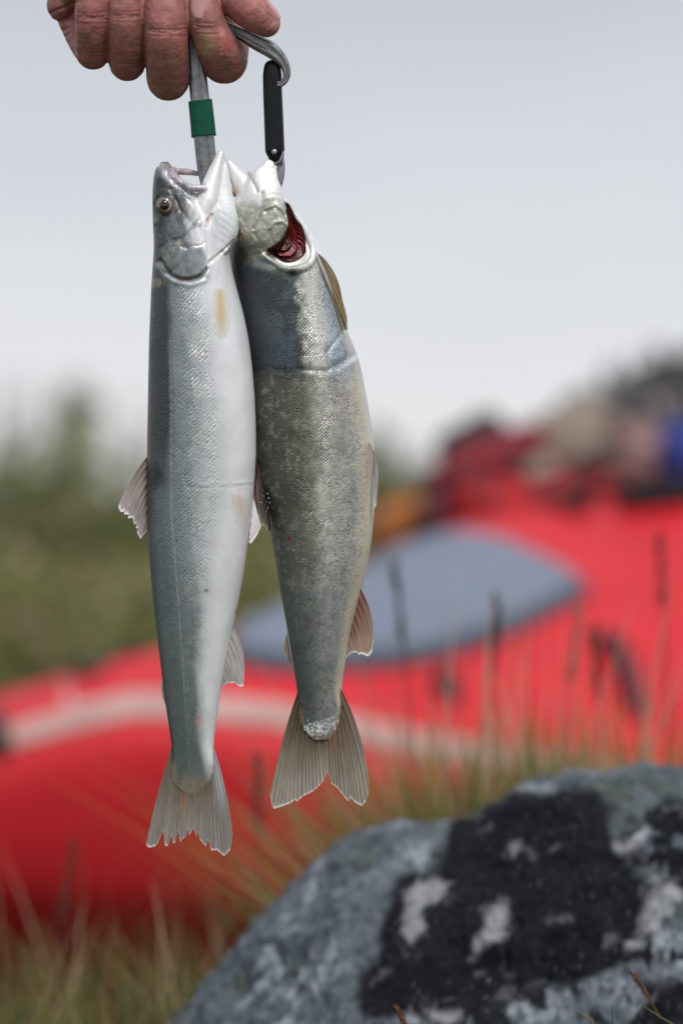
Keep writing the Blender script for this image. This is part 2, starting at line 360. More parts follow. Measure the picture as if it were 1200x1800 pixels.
blk = [(632, 1790), (640, 1690), (660, 1610), (695, 1545), (770, 1480), (850, 1425), (905, 1392), (1000, 1390), (1070, 1396), (1062, 1440), (1065, 1500), (1120, 1520), (1140, 1570), (1110, 1640), (1080, 1700), (1000, 1740), (900, 1760), (800, 1790), (700, 1800)]
mb_ = sm(14, -14, sdpoly(x1, y1, blk))
blk2 = sm(0.50, 0.54, fbm(V[:, 0]*22+4, V[:, 1]*22, V[:, 2]*22, 5))*sm(1060, 1120, px)*sm(1385, 1420, py)
blk3 = sm(0.46, 0.52, fbm(V[:, 0]*30+4, V[:, 1]*22, V[:, 2]*30, 5))*sm(640, 680, px)*sm(1690, 1740, py)
bc = np.array([0.007, 0.0075, 0.011])
m = np.maximum(mb_, np.maximum(blk2, blk3*0.95)); m = m*(1-0.5*sm(0.66, 0.76, gs))
c = mixc(c, bc, m); c = mixc(c, (0.016, 0.015, 0.018), mb_*sm(0.5, 0.7, g)*0.6); c = mixc(c, (0.09, 0.095, 0.105), m*sm(0.64, 0.74, fbm(V[:, 0]*55, V[:, 1]*55, V[:, 2]*55+9, 5))*0.8)
for pts, r in (([(752, 1560), (735, 1595), (718, 1636)], 17), ([(738, 1560), (760, 1552)], 15), ([(862, 1590), (872, 1636)], 13), ([(850, 1650), (888, 1632)], 8), ([(888, 1496), (893, 1500)], 8), ([(1080, 1490), (1130, 1462)], 14), ([(1130, 1620), (1180, 1560)], 22), ([(760, 1775), (800, 1790)], 16)):
    r = r*0.85; c = mixc(c, (0.26, 0.27, 0.285), sm(r+12, r-10, dpoly(x1*.7+px*.3, y1*.7+py*.3, pts)+50*(g-0.5))*0.9)
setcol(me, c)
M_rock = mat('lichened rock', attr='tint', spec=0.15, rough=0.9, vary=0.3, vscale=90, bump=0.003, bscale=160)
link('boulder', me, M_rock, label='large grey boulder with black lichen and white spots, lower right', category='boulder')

# ------------------------------------------------------------------ raft
def kk(Y): return K0*Y/D0
TOP = np.array([(-300, 1300), (-100, 1292), (0, 1268), (100, 1232), (200, 1188), (260, 1162), (350, 1128), (430, 1095), (560, 1035), (660, 985), (760, 948), (850, 912), (1000, 897), (1200, 868), (1500, 850), (1900, 1000)], float)
STR = np.array([(-300, 1360), (0, 1302), (120, 1268), (230, 1243), (330, 1243), (500, 1262), (620, 1285), (740, 1312), (950, 1350), (1200, 1390), (1900, 1500)], float)
nx = 260; rx_ = np.linspace(-300, 1900, nx)
ty = np.interp(rx_, TOP[:, 0], TOP[:, 1]); ty = np.convolve(np.pad(ty, 6, 'edge'), np.ones(13)/13, 'valid'); st = np.interp(rx_, STR[:, 0], STR[:, 1]); st = np.convolve(np.pad(st, 6, 'edge'), np.ones(13)/13, 'valid')
HU = np.zeros((nx, 160, 3)); 
for i, px in enumerate(rx_):
    f = sm(0, 1200, np.array(px)); X = (px-600)*kk(4.3)
    Yb = 4.42+0.42*f; zt = CZ-(ty[i]-900)*kk(Yb)
    Ys = 4.16; zs = CZ-(st[i]-900)*kk(Ys)
    zt = max(zt, zs+0.012)
    dz = zt-zs
    pr = [(4.50, 0.04), (4.42, 0.06), (4.33, 0.09), (4.235, 0.13), (4.14, 0.205), (4.105, zs-0.06), (4.135, zs), (Ys+0.08, zs+0.035+0.10*dz), (Ys+(Yb-Ys)*0.5, zs+0.035+0.50*dz), (Yb-0.06, zt-0.012), (Yb, zt), (Yb+0.08, zt-0.03), (Yb+0.16, zt-0.15), (Yb+0.18, 0.15), (Yb+0.05, 0.05)]
    pr = np.array(pr); cv = crv(pr, 160)
    endt = min(1.0, max(0.0, (px+300)/180))**0.5
    HU[i, :, 0] = X; HU[i, :, 1] = 4.4+(cv[:, 0]-4.4)*endt; HU[i, :, 2] = 0.25+(cv[:, 1]-0.25)*endt
raft = thing('inflatable_raft', ((0), 4.4, 0.03), 'red inflatable raft with grey blue deck panel and pale strip, blurred behind the fish', 'raft')
V, F = grid(HU, wrapv=True, cap=True)
mh = mesh('hull', V, F); link('hull', mh, M_red, raft)
bpy.context.view_layer.update()
HN = getv(mh)[1].reshape(nx, 160, 3)
if HN[100, 60, 2] < 0: mh.flip_normals(); HN = -HN
def on_hull(pxc, pyc, off=0.004):
    """point of the front of the hull seen at that photo pixel"""
    fi = np.interp((pxc), rx_, np.arange(nx))
    for _ in range(4):   # perspective: columns are placed for Y=4.3
        i0 = int(min(max(fi, 0), nx-2)); fr = fi-i0
        col = HU[i0]*(1-fr)+HU[i0+1]*fr; nn = HN[i0]*(1-fr)+HN[i0+1]*fr
        yy = 900-(col[:, 2]-CZ)/(K0*col[:, 1]/D0)
        j = np.arange(30, 112); o = np.argsort(yy[j]); v = np.interp(pyc, yy[j][o], j[o].astype(float))
        j0 = int(v); g_ = v-j0; p = col[j0]*(1-g_)+col[min(j0+1, 159)]*g_; n_ = nn[j0]*(1-g_)+nn[min(j0+1, 159)]*g_
        fi = np.interp(600+(pxc-600)*p[1]/4.3, rx_, np.arange(nx))
    return p+n_*off, p-n_*0.004
def patch(name, xs, lo, hi, m_, off=0.005, nr=14):
    A = np.zeros((len(xs), nr+2, 3))
    for i, x in enumerate(xs):
        for j in range(nr):
            y = lo[i]+(hi[i]-lo[i])*j/(nr-1); o_, in_ = on_hull(x, y, off); A[i, j+1] = o_
            if j == 0: A[i, 0] = in_
            if j == nr-1: A[i, nr+1] = in_
    V, F = grid(A); me_ = mesh(name, V, F); 
    nv = getv(me_)[1]
    if nv[len(nv)//2, 2]-nv[len(nv)//2, 1] < 0: me_.flip_normals()
    return link(name, me_, m_, raft)
xs = np.linspace(405, 1022, 70)
up = np.interp(xs, [405, 430, 560, 660, 700, 760, 820, 880, 960, 1010, 1022], [1130, 1098, 1040, 990, 966, 945, 937, 950, 985, 1015, 1030])
lw = np.interp(xs, [405, 430, 520, 620, 700, 780, 850, 930, 1000, 1022], [1140, 1166, 1176, 1172, 1166, 1150, 1125, 1092, 1052, 1032])
patch('deck_panel', xs, up, lw, M_panel, 0.006)
xs2 = np.linspace(400, 1030, 70); l0 = np.interp(xs2, [400, 430, 520, 620, 700, 780, 850, 930, 1000, 1030], [1125, 1148, 1160, 1155, 1148, 1134, 1110, 1078, 1040, 1026])
patch('panel_band', xs2, l0, l0+28, M_band, 0.009, 8)  # darker band laid over the lower edge of the panel
xs3 = np.linspace(-250, 1500, 120); s3 = np.interp(xs3, STR[:, 0], STR[:, 1])
patch('rubbing_strip', xs3, s3-20, s3+22, M_strip, 0.006, 8)
def strap(name, pts, r=0.008, rr=0.018):
    q = np.array([on_hull(x, y, rr)[0] for x, y in pts]); q[0] = on_hull(*pts[0], 0.0)[0]; q[-1] = on_hull(*pts[-1], 0.0)[0]
    q = crv(q, 24); V, F = tube(q, np.full(24, r), 10); link(name, mesh(name, V, F), M_blk, raft)
strap('carry_handle', [(1052, 1128), (1075, 1150), (1095, 1190), (1110, 1240), (1128, 1262)], 0.010)
strap('grab_loop', [(770, 1205), (785, 1215), (793, 1232)], 0.011)
strap('grab_loop', [(8, 1262), (-4, 1290), (4, 1322)], 0.012)
strap('lashing_cord', [(118, 1215), (160, 1190), (205, 1172), (250, 1152)], 0.006, 0.004)

# ------------------------------------------------------------------ gear lying on the raft
def bag(name, px0, px1, py0, py1, Y, depth, c, label, cat, parts=('strap',), tilt=0.0, pw=0.55, seed=1):
    k = kk(Y); cx, cz = ((px0+px1)/2-600)*k, CZ-((py0+py1)/2-900)*k; rx, rz = (px1-px0)/2*k, (py1-py0)/2*k
    root = thing(name, (cx, Y, cz-rz), label, cat)
    ph = np.linspace(0.03, np.pi-0.03, 40); th = np.linspace(0, 2*np.pi, 60, endpoint=False)
    sg = lambda v, p: np.sign(v)*np.abs(v)**p
    A = np.stack([sg(np.sin(ph), pw)[:, None]*sg(np.cos(th), pw), sg(np.sin(ph), pw)[:, None]*sg(np.sin(th), pw), sg(np.cos(ph), pw)[:, None]*np.ones(60)], -1)
    nn_ = np.array([[mnoise.noise(Vector((p[0]*2+seed*5, p[1]*2, p[2]*2.5)))+0.5*mnoise.noise(Vector((p[0]*5+seed*5, p[1]*5, p[2]*6))) for p in r] for r in A])
    A = A*(1+0.16*nn_[..., None]); A = A*np.array([rx, depth, rz])
    ct, st_ = math.cos(tilt), math.sin(tilt); B = A.copy(); B[..., 0] = A[..., 0]*ct-A[..., 2]*st_; B[..., 2] = A[..., 0]*st_+A[..., 2]*ct
    V, F = grid(B+np.array([cx, Y, cz]), wrapv=True, cap=True); link('shell', mesh(name, V, F), cloth(name+' cloth', c), root)
    if 'strap' in parts:
        for fx in (-0.45, 0.4):
            a = np.linspace(0, 2*np.pi, 40); lx = np.full(40, fx*rx); X = lx*ct-np.sin(a)*rz*1.06*st_; Z = lx*st_+np.sin(a)*rz*1.06*ct
            q = np.stack([cx+X, Y+np.cos(a)*depth*1.06, cz+Z], 1); V, F = tube(q, np.full(40, 0.006), 8); link('strap', mesh('strap', V, F), M_blk, root)
    if 'roll' in parts:
        q = np.array([(cx-rx*0.6, Y-depth*0.2, cz+rz*1.02), (cx, Y-depth*0.25, cz+rz*1.1), (cx+rx*0.6, Y-depth*0.2, cz+rz*1.02)]); q[:, 2] += (q[:, 0]-cx)*st_
        q = crv(q, 16); V, F = tube(q, np.full(16, 0.014), 12); link('rolled_closure', mesh('roll', V, F), cloth(name+' roll', tuple(0.8*v for v in c)), root)
    return root
bag('gear_bag', 748, 985, 785, 915, 5.02, 0.11, (0.20, 0.008, 0.014), 'dark red gear bag heaped on the raft, right of the orange bag', 'bag', ('strap', 'roll'), 0.30, seed=1)
bag('life_jacket', 800, 1010, 845, 925, 4.93, 0.08, (0.42, 0.010, 0.012), 'bright red life jacket at the front foot of the gear pile', 'life jacket', ('strap',), 0.05, seed=2)
bag('sack', 880, 1095, 735, 850, 5.12, 0.10, (0.30, 0.245, 0.20), 'beige cloth sack on top of the dark red bag', 'sack', ('roll',), 0.42, seed=3)
bag('sack', 1065, 1170, 762, 862, 5.05, 0.09, (0.30, 0.18, 0.17), 'pinkish grey sack beside the bright blue bag', 'sack', ('roll',), -0.1, seed=4)
bag('dry_bag', 1158, 1260, 758, 842, 5.0, 0.09, (0.03, 0.06, 0.30), 'bright blue dry bag at the right edge of the gear pile', 'bag', ('roll',), 0.0, seed=5)
bag('duffel_bag', 1000, 1330, 815, 905, 5.08, 0.12, (0.11, 0.008, 0.012), 'deep maroon duffel bag under the blue and pinkish bags', 'bag', ('strap',), 0.02, seed=6)
bag('dark_gap_pouch', 1080, 1225, 846, 893, 4.80, 0.05, (0.006, 0.006, 0.009), 'black pouch enlarged to deepen the dark gap on the red deck at the right edge', 'pouch', (), 0.12, seed=7)  # black shape sized up so its colour supplies shade under the gear
bag('dark_gap_pouch', 975, 1040, 864, 906, 4.80, 0.03, (0.008, 0.007, 0.009), 'small black pouch deepening the dark gap on the deck below the beige sack', 'pouch', (), -0.1, seed=8)  # second black shape supplying the dark of the gap
bag('dry_bag', 640, 768, 880, 1000, 5.22, 0.12, (0.50, 0.17, 0.03), 'orange bag lying behind the grey blue deck panel', 'bag', ('strap',), 0.35, seed=9)
bag('cap', 745, 815, 850, 935, 4.98, 0.05, (0.13, 0.07, 0.08), 'small dull purple cloth bundle between the orange and dark red bags', 'bundle', ('roll',), 0.3, seed=10)
bag('cap', 905, 975, 800, 850, 4.96, 0.05, (0.42, 0.36, 0.30), 'small cream cloth bundle on the front of the dark red bag', 'bundle', ('roll',), 0.5, seed=12)
bag('dry_bag', 1010, 1100, 832, 880, 4.95, 0.05, (0.36, 0.012, 0.014), 'small bright red roll lying below the beige sack', 'bag', ('strap',), -0.15, seed=13)
bag('duffel_bag', 770, 900, 740, 830, 5.2, 0.07, (0.03, 0.018, 0.022), 'blackish bag peeking over the left end of the dark red bag', 'bag', ('strap',), 0.5, seed=14)
bag('sack', 1120, 1210, 700, 770, 5.2, 0.08, (0.20, 0.17, 0.16), 'grey brown sack above the bright blue bag, near the right edge', 'sack', ('strap',), 0.3, seed=15)
bag('sack', 985, 1060, 690, 750, 5.3, 0.07, (0.36, 0.33, 0.31), 'pale grey sack on the crumpled tarpaulin', 'sack', ('strap',), 0.5, seed=16)
bag('tarpaulin', 930, 1300, 660, 790, 5.5, 0.16, (0.055, 0.052, 0.055), 'crumpled dark grey tarpaulin heaped behind the beige sack', 'tarpaulin', ('strap',), 0.42, pw=0.8, seed=11)

# ------------------------------------------------------------------ shrubs and far bank
random.seed(23)
def leaves(centres, radii, n, size, cols, up=0.3):
    Vs, Fs, Cs = [], [], []; k = 0; cols = [np.array(c) for c in cols]
    for _ in range(n):
        i = random.randrange(len(centres)); c, r = centres[i], radii[i]
        while True:
            d = np.array([random.uniform(-1, 1) for _ in range(3)])
            if 0.2 < np.linalg.norm(d) < 1: break
        p = np.array(c)+d*np.array(r); a = np.array([random.gauss(0, 1) for _ in range(3)]); a /= np.linalg.norm(a)
        b = np.cross(a, [random.gauss(0, 1) for _ in range(3)]); b /= np.linalg.norm(b); s = size*random.uniform(0.6, 1.4)
        Vs += [p-a*s, p-b*s*0.45, p+a*s, p+b*s*0.45]; Fs.append([k, k+1, k+2, k+3]); k += 4
        cc = random.choice(cols)*random.uniform(0.7, 1.3); Cs += [cc]*4
    return mesh('crown', Vs, Fs, Cs, smooth=False)
def shrub(px, Y, ptop, wpx, label, cols=((0.22, 0.25, 0.075), (0.26, 0.27, 0.09), (0.17, 0.21, 0.055), (0.27, 0.23, 0.14)), n=3000, spikes=9):
    k = kk(Y); x = (px-600)*k; g0 = float(H(x, Y)); zt = CZ-(ptop-900)*k; wd = wpx*k/2; hgt = zt-g0
    root = thing('willow_shrub', (x, Y, g0), label, 'shrub', 'willow shrubs behind the raft')
    cs, rs = [], []
    for s in range(spikes):
        q = random.uniform(-0.8, 0.8); hh_ = hgt*(random.uniform(0.5, 0.85) if s else 1.0)*(1-0.25*abs(q)); cx = x+q*wd; cy = Y+random.uniform(-.3, .3)
        for t in (0.25, 0.45, 0.62, 0.8):
            cs.append((cx+random.uniform(-.05, .05), cy, g0+hh_*t)); rr = wd*(1.0-0.6*t)*random.uniform(0.55, 0.85); rs.append((rr, rr, hh_*0.16))
    link('crown', leaves(cs, rs, n, 0.028*Y/11, cols), M_leaf, root)
    mbb = MB()
    for s in range(5):
        a = random.uniform(-0.7, 0.7); q = crv([(x+a*0.1, Y, g0-0.03), (x+a*wd*0.5, Y, g0+hgt*0.4), (x+a*wd, Y+0.1, g0+hgt*0.85)], 8); mbb.add(*tube(q, np.linspace(0.014, 0.004, 8), 6))
    link('stems', mbb.mesh('stems'), M_bark, root)
for a in ((-70, 10.5, 590, 320, 'leftmost willow shrub, cut by the left edge of the frame'),
          (70, 11.5, 555, 260, 'tallest willow shrub, its thin tip rising into the sky at the far left'),
          (190, 12.2, 600, 260, 'olive willow shrub left of the pale fish'),
          (300, 11.0, 650, 260, 'willow shrub partly hidden behind the pale fish'),
          (420, 13.5, 730, 300, 'willow shrub hidden mostly by the two fish'),
          (560, 14.5, 745, 260, 'willow shrub showing only behind the darker fish')): shrub(*a)
for a in ((690, 15.0, 700, 230, 'small pale green shrub just right of the darker fish'),
          (805, 16.0, 735, 230, 'small pale green shrub above the dark red gear bag')):
    shrub(*a, cols=((0.17, 0.19, 0.08), (0.14, 0.16, 0.07)), n=2400, spikes=7)
# low scrub in front of the shrubs, and the dark scrub of the far bank on the right
cs, rs = [], []
for _ in range(90):
    Y = random.uniform(6.2, 10); px = random.uniform(-150, 640); k = kk(Y); x = (px-600)*k; cs.append((x, Y, float(H(x, Y))+random.uniform(0.1, 0.42))); rs.append((0.22, 0.22, 0.18))
link('low_scrub', leaves(cs, rs, 30000, 0.02, [(0.19, 0.22, 0.05), (0.22, 0.21, 0.065), (0.14, 0.17, 0.04), (0.27, 0.19, 0.12)]), M_leaf, kind='stuff', label='low green brown scrub between the raft and the willow shrubs')
cs, rs = [], []
for _ in range(60):
    Y = random.uniform(6.4, 8.5); px = random.uniform(960, 1500); k = kk(Y); x = (px-600)*k; cs.append((x, Y, float(H(x, Y))+random.uniform(0.0, 0.12))); rs.append((0.2, 0.2, 0.10))
link('heather', leaves(cs, rs, 16000, 0.018, [(0.08, 0.06, 0.055), (0.14, 0.07, 0.06), (0.05, 0.05, 0.05), (0.20, 0.15, 0.14)]), M_leaf, kind='stuff', label='dark brown heather on the bank rising at the right edge')

# ------------------------------------------------------------------ fish
class Body:
    def __init__(s, rows, thick, dy):
        r = np.array(rows, float); s.y = r[:, 0]; s.l = r[:, 1]; s.r = r[:, 2]; s.dy = dy
        s.dyk = dy
        s.ty = np.array([t[0] for t in thick], float); s.tv = np.array([t[1] for t in thick], float)
        n = 260; s.Y = np.linspace(s.y[0], s.y[-1], n)
        def smooth(a):
            q = np.interp(s.Y, s.y, a); q2 = np.convolve(np.pad(q, 4, 'reflect', reflect_type='odd'), np.ones(9)/9, 'valid'); return q2
        s.L, s.R = smooth(s.l), smooth(s.r); s.T = np.interp(s.Y, s.ty, s.tv)
    def cy(s, y): return s.dyk if not isinstance(s.dyk, (list, tuple)) else np.interp(y, [a[0] for a in s.dyk], [a[1] for a in s.dyk])
    def lr(s, y): return np.interp(y, s.Y, s.L), np.interp(y, s.Y, s.R)
    def depth(s, y): return np.interp(y, s.Y, s.T)
    def shell(s, m=72):
        th = np.linspace(0, 2*np.pi, m, endpoint=False); A = np.zeros((len(s.Y), m, 3)); ex = 1.0
        for i, y in enumerate(s.Y):
            c, h = (s.L[i]+s.R[i])/2, (s.R[i]-s.L[i])/2; dd = s.T[i]
            X = c+h*np.sign(np.cos(th))*np.abs(np.cos(th))**ex; Yd = s.cy(y)+dd*np.sign(np.sin(th))*np.abs(np.sin(th))**ex
            for j in range(m): A[i, j] = P(X[j], y, Yd[j])
        return grid(A, wrapv=True, cap=True)
    def front(s, x, y, off=0.0):
        """depth offset of the front skin at a photo pixel"""
        l, r = s.lr(y); c, h = (l+r)/2, (r-l)/2; t = np.clip((x-c)/h, -0.999, 0.999)
        return s.cy(y)-s.depth(y)*math.sqrt(1-t*t)-off
    def coords(s, V):
        px, py = pix(V); l, r = s.lr(py); u = (px-l)/(r-l+1e-6); return px, py, u
    def skin(s, V, px, py, u, mask):
        th = np.arccos(np.clip(1-2*u, -1, 1)); th = np.where(V[:, 1] > D0+s.cy(py), 2*np.pi-th, th)
        return np.stack([-V[:, 2], th*0.024, mask], 1)
def ridge(px, py, pts, sig): return np.exp(-(dpoly(px, py, pts)/sig)**2)
def ptube(mb, pts, rad, n=24, m=18, flat=None):
    q = crv([P(*p) for p in pts], n); r = crv([(a*K0,) for a in rad], n)[:, 0]; mb.add(*tube(q, np.maximum(r, 0.0003), m, flat))
def pell(mb, x, y, dy, rx, rz, ry): mb.add(*ell(P(x, y, dy), (rx*K0, ry, rz*K0)))

def fin(name, base, edge, th, colf, parent, nu=160, nv=30, rays=14, bend=None, lab=None, bow=0.0, drape=None):
    """base/edge: (px,py,dy) polylines; colf(u,v,px,py)->rgb; a thin double skinned fin with raised rays"""
    B = lin(base, nu)
    E = np.array(edge, float)
    s = np.r_[0, np.cumsum(np.abs(np.diff(E[:, 0]))+0.35*np.abs(np.diff(E[:, 1])))]; q = np.linspace(0, s[-1], nu)
    E = np.stack([np.interp(q, s, E[:, k]) for k in range(3)], 1)
    u = np.linspace(0, 1, nu); v = np.linspace(0, 1, nv)
    F_, Bk, C1 = [], [], []
    cen = B.mean(0); 
    for j, vv in enumerate(v):
        p = B*(1-vv)+E*vv
        if bend is not None:
            bb = np.interp(u, np.linspace(0, 1, len(bend)), bend); d = E-B; nrm = np.stack([-d[:, 1], d[:, 0]], 1); nrm /= np.linalg.norm(nrm, axis=1)[:, None]+1e-9
            p[:, :2] += nrm*(bb*4*vv*(1-vv))[:, None]
        if drape is not None:
            p = p.copy()
            for a in p:
                p0 = Vector(P(a[0], a[1], -0.2)); h_ = drape.ray_cast(p0, (Vector(P(a[0], a[1], 0.2))-p0).normalized())
                if h_[0]: a[2] = h_[0].y-D0+0.0004
        if drape is not None: p[:, 2] -= 0.0005*np.clip(np.minimum(np.minimum(u, 1-u), min(vv, 1-vv))*6, 0, 1)
        t = th*(1-0.8*vv); uw_ = u+0.35/rays*(fbm(u*rays*0.45+len(name), u*0+vv*0.4, rays, 2)-0.5)*2; rip = 0.5+0.5*np.cos(uw_*rays*2*np.pi); rip2 = 0.5+0.5*np.cos(uw_*rays*4*np.pi)
        rp = (rip*(1-vv)+rip2*vv)*th*0.55*(1-0.5*vv)
        wv = bow*math.sin(vv*2.6)*np.sin(u*5.0)
        fr = np.array([P(a[0], a[1], a[2]-t/2-r_+w_) for a, r_, w_ in zip(p, rp, wv)]); bk = np.array([P(a[0], a[1], a[2]+t/2+w_) for a, w_ in zip(p, wv)])
        F_.append(fr); Bk.append(bk[::-1]); C1.append((p[:, 0], p[:, 1], rip*(1-vv)+rip2*vv))
    A = np.concatenate([np.array(F_), np.array(Bk)], 1)                 # nv, 2nu
    V, Fc = grid(A, wrapv=True, cap=False)
    col = np.zeros((nv, 2*nu, 3))
    for j, vv in enumerate(v):
        c = colf(u, np.full(nu, vv), C1[j][0], C1[j][1], C1[j][2]); col[j, :nu] = c; col[j, nu:] = c[::-1]
    # close the outer edge
    n0 = (nv-1)*2*nu
    for i in range(nu-1): Fc.append([n0+i, n0+i+1, n0+2*nu-2-i, n0+2*nu-1-i])
    o = link(name, mesh(name, V, Fc, col.reshape(-1, 3)), M_fin, parent)
    if lab: o['label'] = lab
    return o
def fincol(a, b, tipc, tipw=0.06, dark=0.55, orange=None, sp=0):
    a, b, tipc = np.array(a), np.array(b), np.array(tipc)
    def f(u, v, px, py, rip):
        n = fbm(px/9+sp, py/25, 0, 3); m = sm(0.1, 0.9, v)
        c = a[None]*(1-m[:, None])+b[None]*m[:, None]
        c = c*(1-dark*(1-rip)[:, None]*(1-0.5*v)[:, None]*(0.35+1.1*vn(u*9+sp, v*2))[:, None])*(0.75+0.5*n)[:, None]
        if orange is not None:
            oo = np.exp(-((u-orange[0])/orange[1])**2)*sm(0.95, 0.2, v)*sm(0.35, 0.7, vn(u*40, v*2)); c = mixc(c, orange[2], oo*0.8)
        return mixc(c, tipc, sm(1-tipw, 1-tipw*0.3, v))
    return f

from mathutils.bvhtree import BVHTree
def bvh(me): return BVHTree.FromPolygons([tuple(v.co) for v in me.vertices], [tuple(p.vertices) for p in me.polygons])
# ---- pale fish (left)
f1 = Body([(284, 284, 296), (290, 276, 302), (300, 271, 308), (320, 269, 322), (345, 268, 362), (370, 268, 392), (400, 269, 403), (430, 271, 404), (460, 269, 405), (500, 266, 414), (550, 264, 428), (600, 262, 438), (650, 261, 444), (700, 260, 448), (750, 259, 450), (800, 258, 450), (850, 258, 447), (900, 259, 443), (950, 260, 437), (1000, 264, 430), (1050, 268, 421), (1100, 274, 410), (1150, 280, 399), (1200, 286, 390), (1250, 293, 383), (1300, 300, 376), (1320, 303, 375), (1345, 301, 378), (1365, 299, 381), (1382, 304, 375), (1396, 318, 362), (1400, 330, 350)],
          [(284, .003), (300, .009), (345, .014), (400, .018), (460, .021), (550, .023), (700, .024), (850, .022), (1000, .019), (1150, .014), (1250, .010), (1320, .0055), (1350, .0035), (1400, .0006)], 0.0)
mb = MB(); mb.add(*f1.shell())
ptube(mb, [(286, 303, -.002), (300, 308, -.007), (318, 322, -.010), (336, 330, -.012), (358, 331, -.012)], [14, 9, 7.5, 7, 6])       # near lip
ptube(mb, [(290, 298, .002), (312, 301, .004), (334, 303, .004), (352, 306, .004)], [10, 6, 5.5, 4])                                # far lip
ptube(mb, [(388, 270, -.004), (379, 298, -.006), (370, 328, -.0085), (362, 358, -.011), (352, 386, -.0125)], [6.5, 12, 16, 17, 12], flat=0.6)      # lower jaw bone
ptube(mb, [(388, 273, -.003), (391, 300, -.005), (386, 340, -.0065), (384, 385, -.008), (376, 425, -.010)], [7, 12, 24, 36, 30], flat=0.42)
ptube(mb, [(352, 345, -.006), (360, 372, -.010), (372, 405, -.010)], [24, 28, 30], flat=0.4)
ptube(mb, [(398, 372, -.008), (402, 398, -.008), (392, 420, -.009), (372, 448, -.012)], [19, 19, 18, 10], flat=0.4)                   # gill membrane
pell(mb, 322, 455, -.0150, 43, 37, .0055)                                                                                             # gill cover
pell(mb, 305, 362, -.0085, 30, 34, .006)
ptube(mb, [(312, 340, -.013), (330, 362, -.0155), (345, 392, -.0165)], [8, 12, 10], flat=0.5)                                         # cheek
ptube(mb, [(284, 464, -.011), (298, 486, -.0148), (322, 498, -.0178), (350, 494, -.019), (366, 482, -.019)], [3, 4.5, 4.5, 4, 3])
me = remesh(mb, 0.00052, 3)
V, Nn = getv(me); px, py, u = f1.coords(V); front = sm(0.1, -0.4, Nn[:, 1])
nl = fbm(px/16, py/16, 2, 4)-0.5
d = np.zeros(len(V))
gill1 = [(281, 458), (289, 471), (301, 484), (318, 491), (338, 491), (354, 484), (364, 472)]
d -= 0.0017*ridge(px, py, gill1, 3.0)
d += 0.0006*ridge(px, py, [(280, 470), (292, 485), (310, 497), (335, 502), (360, 494)], 4)
d -= 0.0004*ridge(px+6*nl*4, py+5*nl*4, [(282, 432), (310, 436), (338, 434), (362, 428)], 2.6)
d -= 0.0007*ridge(px, py, [(300, 330), (320, 340), (344, 348)], 2.5)                 # maxilla
d -= 0.0008*ridge(px, py, [(298, 332), (310, 352), (318, 372)], 2.5)
d -= 0.0005*ridge(px, py, [(300, 424), (322, 418), (340, 402), (352, 384)], 3)
d -= 0.0011*ridge(px, py, [(372, 378), (366, 388), (364, 398)], 2.5)
d -= 0.0012*ridge(px, py, [(412, 424), (392, 442), (370, 460), (364, 470)], 2.6)
d -= 0.0006*ridge(px, py, [(364, 400), (366, 430), (366, 462)], 2.6)
d -= 0.0007*np.exp(-((np.hypot(px-291, py-361)-19)/3.0)**2)
d += 0.0004*sm(440, 420, py)*nl*3*sm(340, 320, px)
for k_ in range(5):                                                                  # branchiostegal rays
    yy = 372+13*k_; d -= 0.00012*ridge(px, py, [(384+k_*1, yy), (400, yy+9), (412-k_*2, yy+20)], 1.8)
d += (0.00013*sm(0.35, 0.6, vn(px/14, py/20)))*ridge(px, py, [(330, 850), (360, 852), (400, 851), (447, 846)], 2.6)-0.00009*ridge(px, py, [(330, 856), (360, 859), (400, 857), (447, 852)], 2.6)
d -= 0.0003*ridge(px, py, [(369, 470), (374, 520), (377, 560)], 3)
d -= 0.00025*np.exp(-((u-np.interp(py, [480, 900, 1350], [0.20, 0.235, 0.42]))/0.012)**2)*sm(490, 520, py)
d += 0.0007*(fbm(px/55, py/90, 4, 3)-0.5)
V = V+Nn*(d*front)[:, None]; setv(me, V)
W = np.array([0.74, 0.75, 0.765]); SILV = sr(188, 192, 194); BLU = sr(126, 136, 140); DRK = sr(52, 60, 63); GRN = sr(100, 112, 110)
q = fbm(px/13, py/30, 1, 4); q2 = fbm(px/4, py/4, 6, 3); q3 = fbm(px/34, py/60, 3, 3)
ll = np.interp(py, [480, 900, 1350], [0.20, 0.235, 0.42])
uw = np.interp(py, [500, 700, 850, 1000, 1100, 1200, 1300, 1400], [0.60, 0.64, 0.68, 0.62, 0.62, 0.62, 0.70, 0.9])
c = np.repeat(DRK[None], len(V), 0)
c = mixc(c, BLU*0.72, sm(760, 900, py)*sm(0.0, 0.12, u)*0.8); c = mixc(c, BLU*1.0, sm(-0.04-0.1*sm(700, 900, py), 0.05+0.05*sm(700, 900, py), u-ll+0.05*(q-.5)))
c = mixc(c, SILV, sm(ll+0.05, uw-0.04, u+0.2*(q-0.5))*sm(1250, 850, py))
c = mixc(c, GRN*0.85, sm(950, 1150, py)*sm(0.02, 0.1, u)*sm(uw, uw-0.1, u)*0.7)
c = mixc(c, W, sm(uw-0.15, uw+0.15, u+0.14*(q3-0.5)+0.06*(q-.5)))
c = mixc(c, SILV*1.15, np.exp(-((u-ll-0.01*(q-.5))/0.010)**2)*(0.05+0.35*vn(py/6, u*3))*sm(520, 700, py))
c = mixc(c, c*0.6, sm(0.55, 0.8, q2)*sm(ll+0.02, ll-0.05, u)*sm(460, 520, py)*0.6)
c = mixc(c, sr(175, 165, 125), sm(0.55, 0.75, q)*sm(0.3, 0.45, u)*sm(0.62, 0.5, u)*sm(480, 600, py)*0.35)
c = mixc(c, sr(120, 60, 62), np.exp(-((u-0.010)/0.014)**2)*sm(640, 700, py)*sm(960, 840, py)*0.6)
